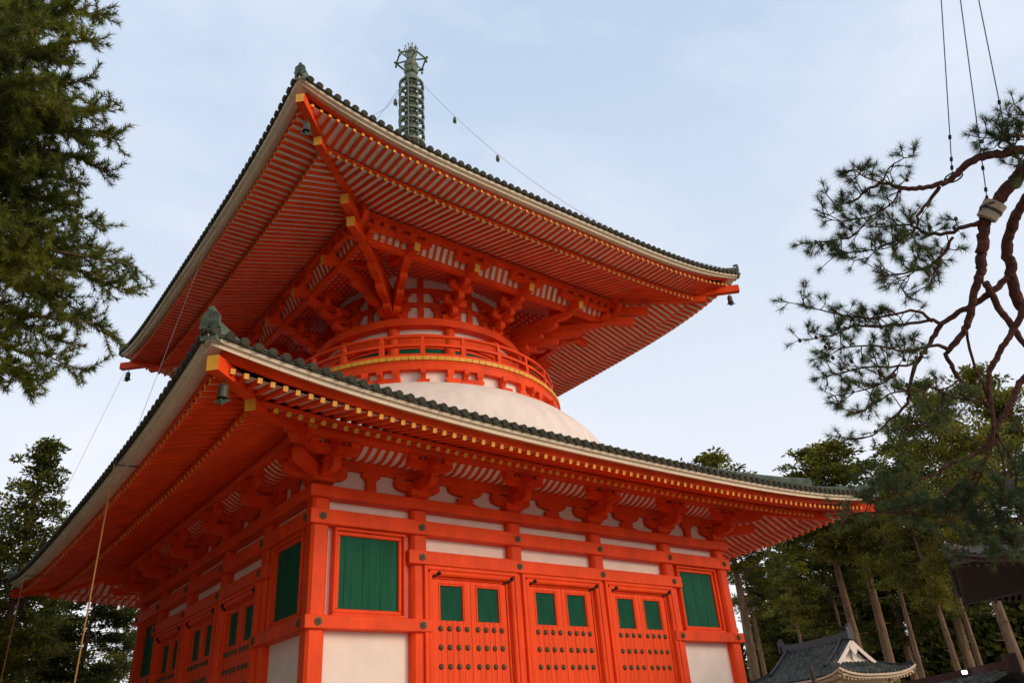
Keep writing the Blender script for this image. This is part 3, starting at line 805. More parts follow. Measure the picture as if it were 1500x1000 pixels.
# upper brackets: stepped arms from the drum columns to the square eave frame
def stepped(b, o, d, L, tiers, w, zs, th, lat):
    p = d.cross(Z)
    for i in range(tiers):
        l = L*(i+1)/tiers
        z = zs+i*0.54
        b.prism(half_profile(l+0.12, th, e=0.42), o+Vector((0, 0, z)), d, Z, p, w)
        e = o+d*(l-0.12)
        block(b, (e.x, e.y, z+th), w*1.25, 0.54-th, 0, math.atan2(d.y, d.x))
def upper_set(col, targets, lat):
    obs = []
    b = MB(); block(b, (col[0], col[1], 23.48), 0.95, 0.34, 0, math.atan2(col[1], col[0])); o = part(b, 'bracket', RED)
    for tx, ty in targets:
        b = MB(); v = Vector((tx-col[0], ty-col[1], 0)); L = v.length; d = v.normalized()
        stepped(b, Vector((col[0], col[1], 0)), d, L, 3 if L < 3 else 4 if L < 5 else 5, 0.34, 23.66, 0.40, lat) if L < 3 else stepped_long(b, Vector((col[0], col[1], 0)), d, L)
        part(b, 'stepped_arm', RED, o)
        # cross arms with blocks at the inner steps
        if lat:
            for i, fr in ((0, 0.36), (1, 0.66)):
                e = Vector((col[0], col[1], 0))+d*(L*fr); p = Vector((1, 0, 0)) if abs(d.y) > abs(d.x) else Vector((0, 1, 0))
                b = MB(); z = 24.18+i*0.54
                b.prism(arm_profile(1.5, 0.34, e=0.45), (e.x, e.y, z), p, Z, Vector((-p.y, p.x, 0)), 0.28)
                for q in (-0.56, 0.56): c = e+p*q; block(b, (c.x, c.y, z+0.34), 0.34, 0.18)
                part(b, 'cross_arm', RED, o)
    return o
def stepped_long(b, o, d, L):
    p = d.cross(Z); T = 4
    for i in range(T):
        l = L*(i+1)/T; z = 23.62+i*0.42
        b.prism(half_profile(l+0.1, 0.40, e=0.6), o+Vector((0, 0, z)), d, Z, p, 0.40)
r = 6.05
mid = upper_set((-1.566, -5.844), [(-1.93, -8.45)], True)
mid2 = upper_set((1.566, -5.844), [(1.93, -8.45)], True)
for o in (mid, mid2):
    for k in (1, 2, 3): turn(o, k)
cor = upper_set((-4.278, -4.278), [(-5.78, -8.42), (-8.42, -5.78), (-8.42, -8.42)], False)
for k in (1, 2, 3): turn(cor, k)
# square frame beam, lattice ceiling, cove, tails with gold ends, outer arms, eave purlin
o = beam(25.22, 25.52, -9.25, 9.25, -8.50, -8.16, 'frame_beam')
for k in (1, 2, 3):
    c = turn(o, k); c.location = (0, 0, -GZ+(0.012 if k % 2 else 0))
b = MB(); b.add([(-8.3, -8.3, 25.50), (8.3, -8.3, 25.50), (3.6, -3.6, 27.1), (-3.6, -3.6, 27.1)], [(3, 2, 1, 0)])
o = part(b, 'lattice_ceiling', LATT); [turn(o, k) for k in (1, 2, 3)]
c = part(cove(-8.46, 25.50, -8.82, 26.26, None, 8.6, 0.42, -0.05, 0.15), 'ribbed_cove', [SOFF, RED]); [turn(c, k) for k in (1, 2, 3)]
b = MB(); b.bb(-9.55, 9.55, -9.13, -8.77, 26.28, 26.66); o = part(b, 'eave_purlin', RED, None, 0.02)
for k in (1, 2, 3):
    c = turn(o, k); c.location = (0, 0, -GZ+(0.012 if k % 2 else 0))
def tail(x):
    b = MB(); b.bar((x, -6.6, 25.86), (x, -9.46, 25.20), 0.34, 0.46, 0, 1); o = part(b, 'tail_rafter', [RED, GOLD])
    b = MB(); block(b, (x, -8.95, 25.54), 0.42, 0.18)
    b.prism(arm_profile(2.3, 0.32, e=0.45), (x, -8.95, 25.72), X, Z, Y, 0.30); part(b, 'outer_arm', RED, o)
    blocks(o, [((x+q, -8.95, 26.04), 0.42, 0.24) for q in (-0.9, 0, 0.9)])
    return o
for x in (-5.78, -1.93, 1.93, 5.78):
    o = tail(x)
    for k in (1, 2, 3): turn(o, k)
# corner pieces: purlin carried out to the hip on blocks, diagonal noses with gold ends
def corner_run():
    b = MB(); b.bb(-9.6, -6.9, -9.10, -8.80, 25.72, 26.02); o = part(b, 'corner_arm', RED, None, 0.02)
    blocks(o, [((x, -8.95, 26.03), 0.40, 0.24) for x in (-9.2, -8.6, -8.0, -7.4)]+[((x, -8.33, 25.52), 0.38, 0.22) for x in (-8.0, -7.4, -6.8)])
    return o
o = corner_run()
for k in (1, 2, 3): turn(o, k)
b = MB(); b.bb(6.9, 9.35, -9.09, -8.81, 25.73, 26.01); o = part(b, 'corner_arm', RED, None, 0.02)
blocks(o, [((x, -8.95, 26.03), 0.40, 0.24) for x in (9.2, 8.6, 8.0, 7.4)])
for k in (1, 2, 3): turn(o, k)
def cnose():
    b = MB(); d = Vector((-1, -1, 0)).normalized()
    b.bar((-6.6, -6.6, 25.75), (-9.86, -9.86, 24.98), 0.40, 0.52, 0, 1)
    o = part(b, 'tail_rafter', [RED, GOLD])
    b = MB(); b.bar((-8.2, -8.2, 25.95), (-10.55, -10.55, 25.62), 0.40, 0.56, 0, 1); part(b, 'tail_rafter', [RED, GOLD], o)
    b = MB(); block(b, (-9.1, -9.1, 25.42), 0.5, 0.26, 0, PI/4); part(b, 'bearing_block', RED, o)
    # upturned scroll ends of the crossing arms
    b = MB()
    b.prism([(0, 0), (0.55, -0.05), (0.95, 0.10), (1.15, 0.42), (0.95, 0.48), (0.6, 0.34), (0, 0.34)], (-8.95, -8.7, 25.66), -Y, Z, X, 0.28)
    b.prism([(0, 0), (0.55, -0.05), (0.95, 0.10), (1.15, 0.42), (0.95, 0.48), (0.6, 0.34), (0, 0.34)], (-8.7, -8.95, 25.66), -X, Z, Y, 0.28)
    part(b, 'scroll_end', RED, o)
    return o
o = cnose()
for k in (1, 2, 3): turn(o, k)

# ------------------------------------------------------------------ finial (bronze spire), stands on the roof and belongs to the tower
SX, SY = -0.30, 0.22
b = MB(); b.bb(SX-1.3, SX+1.3, SY-1.3, SY+1.3, 36.0, 37.6); b.bb(SX-1.5, SX+1.5, SY-1.5, SY+1.5, 37.603, 37.85)
b.lathe([(1.3, 37.85), (1.25, 38.2), (0.9, 38.7), (0.35, 38.95)], (SX, SY, 0), 24)
b.cyl((SX, SY, 38.9), (SX, SY, 52.3), 0.24, 0.20, 16)
fin = part(b, 'finial', FIN)
r0 = None
for i in range(9):
    z = 48.45-1.03*i
    if r0 is None:
        b = MB(); Rr = 0.95
        for pr in ([(0.78, 0), (0.98, 0)], [(0.98, 0), (1.0, 0.14)], [(1.0, 0.14), (0.86, 0.17)], [(0.86, 0.17), (0.78, 0)]): b.lathe(pr, n=28)
        b.lathe([(0.36, -0.42), (0.42, -0.36), (0.42, 0.06), (0.36, 0.12)], n=18)
        b.lathe([(0.50, 0.10), (0.50, 0.16), (0.30, 0.2)], n=18)
        for j in range(8):
            a = PI/4*j; ca, sa = math.cos(a), math.sin(a)
            b.bar((0.3*ca, 0.3*sa, 0.05), (0.82*ca, 0.82*sa, 0.06), 0.09, 0.09)
            pts = [((0.93+0.075*math.sin(PI*t/8))*ca, (0.93+0.075*math.sin(PI*t/8))*sa, -0.02-0.80*t/8) for t in range(9)]
            b.tube(pts, 0.045, 6); b.sphere((0.90*ca, 0.90*sa, -0.12), 0.07, 0, 8)
        r0 = b.build('ring', FIN, fin); c = r0
    else: c = r0.copy(); COL.objects.link(c); c.parent = fin
    c.location = (SX, SY, z)
b = MB()                                      # two tiers of lotus buds
for z, R_, q in ((49.25, 0.36, 0.25), (50.05, 0.35, 0.24)):
    for j in range(6):
        a = PI/3*j+(0.5 if z > 49.5 else 0); b.sphere((R_*math.cos(a), R_*math.sin(a), z), q, 0, 12, (1, 1, 1.15))
    b.lathe([(0.2, z-0.34), (0.34, z+0.22), (0.46, z+0.36), (0.2, z+0.36)], n=16)
b.lathe([(0.3, 50.3), (0.52, 50.5), (0.60, 50.72), (0.42, 51.0), (0.36, 51.5), (0.44, 51.95), (0.52, 52.1), (0.25, 52.2)], n=20)
o = b.build('vase', FIN, fin); o.location = (SX, SY, 0)
b = MB(); zc = 51.25
hp = [(1.22*math.cos(PI/3*j+0.25), 1.22*math.sin(PI/3*j+0.25), zc) for j in range(6)]
for j in range(6):
    b.bar(hp[j], hp[(j+1) % 6], 0.11, 0.11); b.bar((0.35*math.cos(PI/3*j+0.25), 0.35*math.sin(PI/3*j+0.25), zc+0.12), hp[j], 0.09, 0.10)
    x, y, z = hp[j]; b.sphere((x*1.08, y*1.08, z+0.14), 0.12, 0, 8); b.cyl((x*1.03, y*1.03, z), (x*1.03, y*1.03, z-0.36), 0.05, 0.1, 8); b.sphere((x*1.03, y*1.03, z-0.4), 0.07, 0, 8)
o = b.build('hexagon_frame', FIN, fin); o.location = (SX, SY, 0)
b = MB()
for j in range(10):
    a = 2*PI*j/10; b.cyl((0.3*math.cos(a), 0.3*math.sin(a), 52.1), (0.52*math.cos(a), 0.52*math.sin(a), 52.65), 0.035, 0.03, 6); b.sphere((0.53*math.cos(a), 0.53*math.sin(a), 52.7), 0.07, 0, 6)
b.sphere((0, 0, 52.6), 0.24, 0, 12, (1, 1, 1.2)); b.cyl((0, 0, 52.8), (0, 0, 53.6), 0.03, 0.01, 6)
o = b.build('jewel', FIN, fin); o.location = (SX, SY, 0)
# ------------------------------------------------------------------ chains from the finial with small bells
def bell_mesh(s, wing=True):
    b = MB()
    b.cyl((0, 0, 0), (0, 0, -0.12*s), 0.02*s, 0.02*s, 6)
    b.tube([(0.05*s*math.cos(t*PI/5), 0, -0.16*s+0.05*s*math.sin(t*PI/5)) for t in range(11)], 0.014*s, 6)
    b.lathe([(0.02*s, -0.20*s), (0.12*s, -0.22*s), (0.145*s, -0.30*s), (0.155*s, -0.60*s), (0.175*s, -0.66*s), (0.15*s, -0.66*s)], n=16)
    body = b
    return b
def bell(loc, s, label, group, rz=0, name='wind_bell'):
    r = empty(name, loc, rz); tag(r, label, 'bell', group)
    bell_mesh(s).build('bell_body', BELL, r)
    b = MB(); b.cyl((0, 0, -0.58*s), (0, 0, -0.74*s), 0.015*s, 0.015*s, 6)
    pr = [(0, 0), (0.10, 0.04), (0.24, -0.01), (0.26, -0.05), (0.14, -0.06), (0.06, -0.12), (0, -0.15), (-0.06, -0.12), (-0.14, -0.06), (-0.26, -0.05), (-0.24, -0.01), (-0.10, 0.04)]
    b.prism([(p*s, q*s) for p, q in pr], (0, 0, -0.72*s), X, Z, Y, 0.03*s); b.prism([(p*s*0.6, q*s) for p, q in pr], (0, 0, -0.723*s), Y, Z, X, 0.03*s)
    b.build('clapper', ONI, r)
    return r
WB = 'wind bells hanging from the eave corners'
bell((-17.15, -17.15, 11.66), 0.98, 'bronze wind bell under the near corner of the lower roof, large and close', WB, -0.7)
bell((-14.05, -14.05, 26.05), 1.05, 'wind bell under the topmost near corner of the upper roof', WB, -0.7)
bell((14.1, -14.3, 26.10), 1.05, 'wind bell below the right tip of the upper roof', WB, -0.7)
bell((-14.3, 14.1, 26.05), 1.05, 'wind bell below the left tip of the upper roof', WB, -0.7)
bell((-17.2, 17.0, 11.55), 1.1, 'dark wind bell under the left tip of the lower roof', WB, -0.7)

def chain(a, c, sag, label):
    K = 26; pts = [Vector(a).lerp(Vector(c), t/K)-Vector((0, 0, sag*4*(t/K)*(1-t/K))) for t in range(K+1)]
    b = MB(); b.tube(pts, 0.014, 5); o = b.build('chain', WIRE); tag(o, label, 'chain', 'chains from the spire to the roof corners'); return pts
tr = 48.3
cpts = {}
cpts['r'] = chain((SX+0.75, SY-0.75, tr), (14.6, -14.6, 27.9), 3.2, 'thin bell chain falling from the spire to the right roof corner')
cpts['n'] = chain((SX-0.75, SY-0.75, tr), (-14.6, -14.6, 27.9), 3.2, 'short thin chain left of the spire that carries a bell at its lower end')
cpts['l'] = chain((SX-0.75, SY+0.75, tr), (-14.6, 14.6, 27.9), 3.2, 'thin chain without bells running from the spire toward the left roof corner')
CB = 'small bells on the spire chains'
for key, i, lab in (('r', 3, 'small bell high on the right-hand spire chain'), ('r', 7, 'small bell low on the right-hand spire chain, just above the roof edge'), ('n', 5, 'small bell on the chain just left of the spire, at the tile edge')):
    p = cpts[key][i]; bell((p.x, p.y, p.z-0.02), 0.85, lab, CB, 0.3, 'chain_bell')

# lightning conductors on the left
def conductor(pts, sh, label):
    r = empty('lightning_conductor', (sh[-1][0], sh[-1][1], GZ)); tag(r, label, 'cable', 'lightning conductors left of the pagoda')
    off = Vector((sh[-1][0], sh[-1][1], GZ))
    b = MB(); b.tube([Vector(p)-off for p in pts], 0.009, 5); b.build('wire', WIRE, r)
    b = MB(); b.tube([Vector(p)-off for p in sh], 0.026, 8); b.build('sheath', ROPE, r)
    e = Vector(sh[0])
    b = MB(); b.cyl(e-off, e-off+Vector((1.3, 0.1, 0.1)), 0.02, 0.02, 6); b.build('stay', BLACK, r)
conductor([(-14.2, -4.0, 26.3), (-15.1, -4.7, 25.9), (-15.2, -4.8, 24.2), (-17.5, -8.0, 13.3), (-18.22, -8.95, 11.42)], [(-18.22, -8.95, 11.42), (-18.22, -8.95, 6), (-18.22, -8.95, GZ)],
          'straw-coloured lightning cable hanging across the dark eave, nearer of the two')
conductor([(-14.3, 10.8, 26.2), (-15.0, 10.95, 24.7), (-18.25, 9.25, 11.3)], [(-18.25, 9.25, 11.15), (-18.25, 9.25, 6), (-18.25, 9.25, GZ)],
          'straw-coloured lightning cable hanging at the far left by the dark trees')

# ================================================================== VEGETATION
def mesh_np(name, V, F, mats, mi=None, parent=None):
    """V (n,3) array, F (m,k) array of equal-sided faces"""
    me = bpy.data.meshes.new(name); n = len(V); m, k = F.shape
    me.vertices.add(n); me.vertices.foreach_set('co', V.astype(np.float32).ravel())
    me.loops.add(m*k); me.loops.foreach_set('vertex_index', F.astype(np.int32).ravel())
    me.polygons.add(m); me.polygons.foreach_set('loop_start', np.arange(0, m*k, k, dtype=np.int32))
    me.polygons.foreach_set('loop_total', np.full(m, k, dtype=np.int32))
    for q in mats: me.materials.append(q)
    if mi is not None: me.polygons.foreach_set('material_index', mi.astype(np.int32))
    me.update(calc_edges=True)
    o = bpy.data.objects.new(name, me); COL.objects.link(o)
    if parent: o.parent = parent
    return o
def unit(a): return a/np.maximum(np.linalg.norm(a, axis=-1, keepdims=True), 1e-9)
def leaf_quads(c, d, nrm, L, w):
    """diamond leaves: centre-base c, direction d, normal nrm, length L, width w (arrays)"""
    s = unit(np.cross(d, nrm)); L = L[:, None]; w = w[:, None]
    V = np.stack([c, c+d*L*0.45+s*w*0.5, c+d*L, c+d*L*0.45-s*w*0.5], 1).reshape(-1, 3)
    F = np.arange(len(V)).reshape(-1, 4); return V, F
def strips(c, d, L, w, rng):
    """thin tapering needles as triangles"""
    r = rng.normal(size=c.shape); s = unit(np.cross(d, r))*w[:, None]*0.5
    V = np.stack([c-s, c+s, c+d*L[:, None]], 1).reshape(-1, 3); return V, np.arange(len(V)).reshape(-1, 3)

def conifer_proto(seed, H, R, cb, trunk_r, leafmat, nl=64, leaf=0.34, lean=0.0, top='round', dens=1.0):
    """tall forest cedar: bare tapering trunk, dead stubs, clumped crown; returns trunk mesh object and crown mesh object builders"""
    rng = np.random.default_rng(seed); b = MB()
    K = 9; pts = []; rs = []
    for i in range(K+1):
        t = i/K; pts.append((lean*t*t*H*0.03+0.18*math.sin(3*t+seed), 0.15*math.cos(4*t+seed)-0.15, H*0.97*t)); rs.append(trunk_r*(1.12 if i == 0 else 1-0.86*t))
    b.tube(pts, rs, 10)
    def axis(z):
        t = min(1, z/(H*0.97))*K; i = min(K-1, int(t)); f = t-i; return np.array(pts[i])*(1-f)+np.array(pts[i+1])*f
    C, D_, = [], []
    for i in range(nl):
        t = (i+rng.random())/nl; z = H*(cb+(1-cb)*t**0.95)
        if top == 'round': prof = (1-((t-0.28)/0.76)**2 if t > 0.28 else 0.62+0.38*t/0.28)
        else: prof = (1-t)**0.8*1.05+0.06 if t > 0.12 else 0.7+2.4*t
        r = R*max(0.16, prof)*(0.62+0.55*rng.random()); a = rng.random()*2*PI
        dr = np.array([math.cos(a), math.sin(a), 0]); a0 = axis(z)
        up = (0.10+0.5*t)*r*(0.4+0.6*rng.random())-0.10*r
        tip = a0+dr*r+np.array([0, 0, up]); mid = a0+dr*r*0.5+np.array([0, 0, up*0.25])
        b.tube([a0, mid, tip], [trunk_r*(0.20-0.12*t), trunk_r*0.10, trunk_r*0.035], 5)
        nc = max(2, int(r*1.75*dens))
        for j in range(nc):
            f = 0.30+0.74*(j+rng.random()*0.8)/nc; f = min(1.05, f)
            c = (a0*(1-f)**2+2*mid*f*(1-f)+tip*f*f) if f < 1 else tip
            c = c+rng.normal(size=3)*np.array([0.42, 0.42, 0.22])*(0.6+0.22*r)
            C.append((*c, 0.34+0.40*rng.random()+0.06*r))
    for i in range(9):                          # dead stubs on the bare stem
        z = H*(0.22+(cb-0.22)*rng.random()) if cb > 0.3 else H*cb*rng.random(); a = rng.random()*2*PI; a0 = axis(z); l = 0.5+1.3*rng.random()
        b.tube([a0, a0+np.array([math.cos(a)*l, math.sin(a)*l, 0.15*l-0.1])], [0.05, 0.02], 5)
    C = np.array(C); per = 62; n = len(C)*per
    cen = np.repeat(C[:, :3], per, 0); rad_ = np.repeat(C[:, 3], per)
    q = unit(rng.normal(size=(n, 3))); q[:, 2] = q[:, 2]*0.8
    rr = (rng.random(n)**0.45)
    pos = cen+q*(rad_*rr)[:, None]*np.array([1.0, 1.0, 0.55])
    d = unit(q*np.array([1, 1, 0.4])+rng.normal(size=(n, 3))*0.55+np.array([0, 0, 0.12])); nr = unit(rng.normal(size=(n, 3))*0.7+np.array([0, 0, 1.0]))
    V, F = leaf_quads(pos, d, nr, leaf*(0.6+0.8*rng.random(n)), leaf*0.55*(0.6+0.7*rng.random(n)))
    return b, V, F
PROT = {}
def proto(key, *a, **kw):
    PROT[key] = conifer_proto(*a, **kw)+(a[5] if len(a) > 5 else kw['leafmat'],)
proto('tall', 3, 30, 4.3, 0.58, 0.46, LEAF, nl=56)
proto('slim', 7, 28, 3.5, 0.56, 0.40, LEAF, nl=48)
proto('broad', 11, 31, 5.8, 0.47, 0.54, LEAF, nl=74)
proto('full', 19, 27, 5.2, 0.10, 0.45, LEAF, nl=110, top='cone')
proto('dark', 23, 26, 5.0, 0.36, 0.42, LEAF2, nl=84)
HT = dict(tall=30, slim=28, broad=31, full=27, dark=26)
TREEOBJ = {}
def tree(kind, x, y, H, rz, label, group, name='cedar_tree', sr=1.0):
    r = empty(name, (x, y, GZ), rz); tag(r, label, 'tree', group)
    sc = H/HT[kind]; r.scale = (sc*sr, sc*sr, sc)
    if kind not in TREEOBJ:
        b, V, F, m = PROT[kind]
        t = b.build('trunk', BARK, r); c = mesh_np('crown', V, F, [m], None, r); TREEOBJ[kind] = (t, c)
    else:
        for o in TREEOBJ[kind]:
            c = o.copy(); COL.objects.link(c); c.parent = r
    return r
def tree_px(kind, u, v, d, vtop, rz, label, group, sr=1.0):
    p = hd(u, v, d); s = (u-530)/(v+2190.0); ut = u-s*(v-vtop)
    H = hd(ut, vtop, d).z-GZ
    return tree(kind, p.x, p.y, H, rz, label, group, sr=sr)
RG = 'cedars standing behind the gatehouse on the right'
LG = 'cedars behind the left side of the pagoda'
for a in [
    ('slim', 1100, 988, 76, 660, 0.3, 'cedar whose top shows above the lower roof, its trunk right beside the vermilion corner', RG, 1.55),
    ('tall', 1118, 984, 84, 770, 1.9, 'second slender cedar right of the vermilion corner, lower than its neighbour', RG),
    ('slim', 1174, 932, 92, 790, 2.6, 'thin distant cedar behind the left end of the gatehouse ridge', RG),
    ('dark', 1230, 916, 96, 740, 4.1, 'dark cedar directly behind the gatehouse ridge', RG),
    ('tall', 1262, 956, 80, 652, 5.2, 'cedar with twin tops above the roof tip, trunk behind the gatehouse gable', RG, 1.3),
    ('slim', 1310, 1000, 78, 640, 0.9, 'cedar with a thick pale trunk rising from the gatehouse eave tip', RG, 1.4),
    ('tall', 1357, 1000, 74, 705, 3.3, 'leaning-looking cedar trunk midway between the gatehouse and the white lamp', RG, 0.95),
    ('broad', 1408, 1000, 70, 690, 2.2, 'stout pale cedar trunk just left of the white lamp', RG, 0.85),
    ('slim', 1436, 985, 84, 700, 5.5, 'thin cedar trunk just right of the white lamp', RG),
    ('broad', 1496, 992, 66, 552, 1.2, 'big tall cedar at the right edge, its trunk under the dark hall eave', RG, 0.98),
    ('tall', 1590, 980, 76, 530, 0.4, 'cedar crown at the right edge of the picture behind the pine', RG, 0.95),
    ('dark', 1330, 960, 104, 720, 2.9, 'far dark cedar deep between the pale trunks', RG, 1.2),
    ('dark', 1200, 960, 108, 800, 1.4, 'far dark cedar left of the gatehouse ridge', RG, 1.2),
    ('dark', 1420, 960, 100, 640, 3.9, 'far dark cedar behind the white lamp', RG, 1.3),
    ('full', 1140, 990, 112, 830, 0.2, 'far bushy cedar seen just right of the vermilion corner', RG, 1.2),
    ('dark', 1275, 980, 112, 730, 5.0, 'far dark cedar between the gatehouse gable and the eave tip trunk', RG, 1.2),
    ('full', -12, 985, 60, 640, 0.5, 'tall pointed cedar at the far left edge rising above the lower roof', LG, 1.0),
    ('full', 56, 985, 74, 768, 2.5, 'cedar just left of the lower roof tip with a ragged top', LG, 1.0),
    ('dark', 118, 985, 70, 842, 1.1, 'dark cedar filling the gap under the left lower eave', LG, 1.3),
    ('full', 178, 990, 88, 872, 4.0, 'loose cedar with sky showing through beside the left wall of the pagoda', LG, 1.0),
    ('dark', -70, 985, 66, 760, 3.0, 'dark cedar crowded at the left picture edge under the roof tip', LG, 1.2),
]:
    tree_px(*a[:8], **({'sr': a[8]} if len(a) > 8 else {}))

# dark undergrowth and far wood closing the view between the trunks
rng = np.random.default_rng(5)
def wood(u0, u1, d0, d1, n, zmax, name, label=None):
    u = u0+(u1-u0)*rng.random(n); d = d0+(d1-d0)*rng.random(n); pos = []
    for i in range(n):
        p = hd(u[i], 950, d[i]); h = zmax*(0.75+0.25*math.sin(u[i]*0.05)+0.2*math.sin(u[i]*0.13+1))*rng.random()**0.8
        pos.append((p.x, p.y, GZ+h))
    pos = np.array(pos)+rng.normal(size=(n, 3))*0.3
    d_ = unit(rng.normal(size=(n, 3))); nr = unit(rng.normal(size=(n, 3))+np.array([0, 0, 0.6]))
    V, F = leaf_quads(pos, d_, nr, 0.7+0.8*rng.random(n), 0.5+0.5*rng.random(n))
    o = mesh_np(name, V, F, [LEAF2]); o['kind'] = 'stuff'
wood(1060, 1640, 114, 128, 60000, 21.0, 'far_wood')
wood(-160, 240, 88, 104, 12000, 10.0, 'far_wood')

# ---------------------------------------------------------------- foreground cedar at the left: trunk out of frame, feathery limbs in it
def near_cedar():
    rng = np.random.default_rng(41)
    T = at(-330, 560, 13.0); base = Vector((T.x, T.y, GZ)); r = empty('foreground_cedar', base)
    tag(r, 'large dark cedar with feathery drooping branches overhanging the top left corner', 'tree')
    b = MB(); hgt = 17.0
    b.tube([(0.1*math.sin(i), 0.08*math.cos(2*i), hgt*i/8) for i in range(9)], [0.48-0.045*i for i in range(9)], 14)
    tips = [(150, 22, 12.5), (138, 62, 12.0), (128, 118, 13), (160, 160, 12.4), (170, 205, 12), (160, 250, 12.6), (118, 268, 12), (150, 332, 12), (203, 392, 11.7), (192, 425, 12.2), (150, 420, 12.6),
            (166, 488, 11.6), (128, 545, 11.6), (96, 500, 12), (60, 556, 11.4), (44, 574, 11.8), (18, 540, 12), (100, 372, 13), (70, 440, 12.6), (92, 40, 13.5), (60, 120, 11.6), (84, 190, 13.4), (50, 250, 12), (64, 320, 12.8),
            (30, 400, 12), (30, 480, 12.6), (110, 8, 13), (40, 20, 12), (20, 170, 12), (10, 330, 11.4), (118, 330, 13.6), (135, 470, 13), (-20, 60, 11.5), (-30, 230, 12.4), (-30, 430, 12), (75, 80, 12.4), (100, 150, 11.8), (95, 235, 12.8), (40, 300, 13), (90, 410, 11.5),
            (10, 90, 13.2), (30, 220, 13.4), (60, 30, 11.2), (105, 95, 12.9), (15, 265, 12.8), (120, 210, 13.3), (70, 160, 12.4), (-5, 380, 13), (55, 370, 12.2), (110, 440, 12.4), (20, 130, 11.8), (85, 275, 13.2), (150, 375, 13), (45, 200, 12.2), (5, 10, 12.6), (130, 165, 12.2), (80, 330, 12)]
    cs, ds, Ls, ws = [], [], [], []
    for (u, v, d) in tips:
        tip = np.array(at(u, v, d)-base)
        zl = min(hgt*0.93, tip[2]+0.4+1.1*rng.random()); root = np.array([0, 0, zl]); hor = tip-root
        c1 = root+hor*0.45+np.array([0, 0, 0.25+0.3*rng.random()])
        N_ = 14; P_ = [root*(1-t)**2+2*c1*t*(1-t)+tip*t*t for t in np.linspace(0, 1, N_)]
        for i in range(1, N_-1): P_[i] = P_[i]+rng.normal(size=3)*0.03
        b.tube(P_, [0.045*(1-0.9*t)+0.003 for t in np.linspace(0, 1, N_)], 5)
        ld = unit(hor); ntw = 62
        for j in range(ntw):
            t = 0.34+0.66*(j+rng.random())/ntw; f = t*(N_-1); i = min(N_-2, int(f)); p = P_[i]*(1-(f-i))+P_[i+1]*(f-i)
            tl = (0.20+0.30*rng.random())*(1.15-0.7*max(0, t-0.5))
            td = unit(ld*0.8+rng.normal(size=3)*0.72+np.array([0, 0, -0.16]))
            sg = 4; q = p.copy(); pp = [q.copy()]
            for k in range(sg):
                q = q+td*tl/sg; td = unit(td+np.array([0, 0, 0.10])+rng.normal(size=3)*0.12); pp.append(q.copy())
            b.tube(pp, [0.006, 0.005, 0.004, 0.003, 0.002], 3)
            pp = np.array(pp); m = 112
            tt = rng.random(m)*sg; ii = np.minimum(sg-1, tt.astype(int)); fr = (tt-ii)[:, None]
            c = pp[ii]*(1-fr)+pp[ii+1]*fr; axis = unit(pp[ii+1]-pp[ii])
            sd = unit(np.cross(axis, rng.normal(size=(m, 3))))
            dd = unit(axis*0.80+sd*0.95+np.array([0, 0, 0.05])); cs.append(c); ds.append(dd); Ls.append(0.05+0.075*rng.random(m)); ws.append(0.008+0.006*rng.random(m))
    b.build('trunk', BARK, r)
    V, F = strips(np.concatenate(cs), np.concatenate(ds), np.concatenate(Ls), np.concatenate(ws), rng)
    mesh_np('crown', V, F, [SPRAY], None, r)
near_cedar()

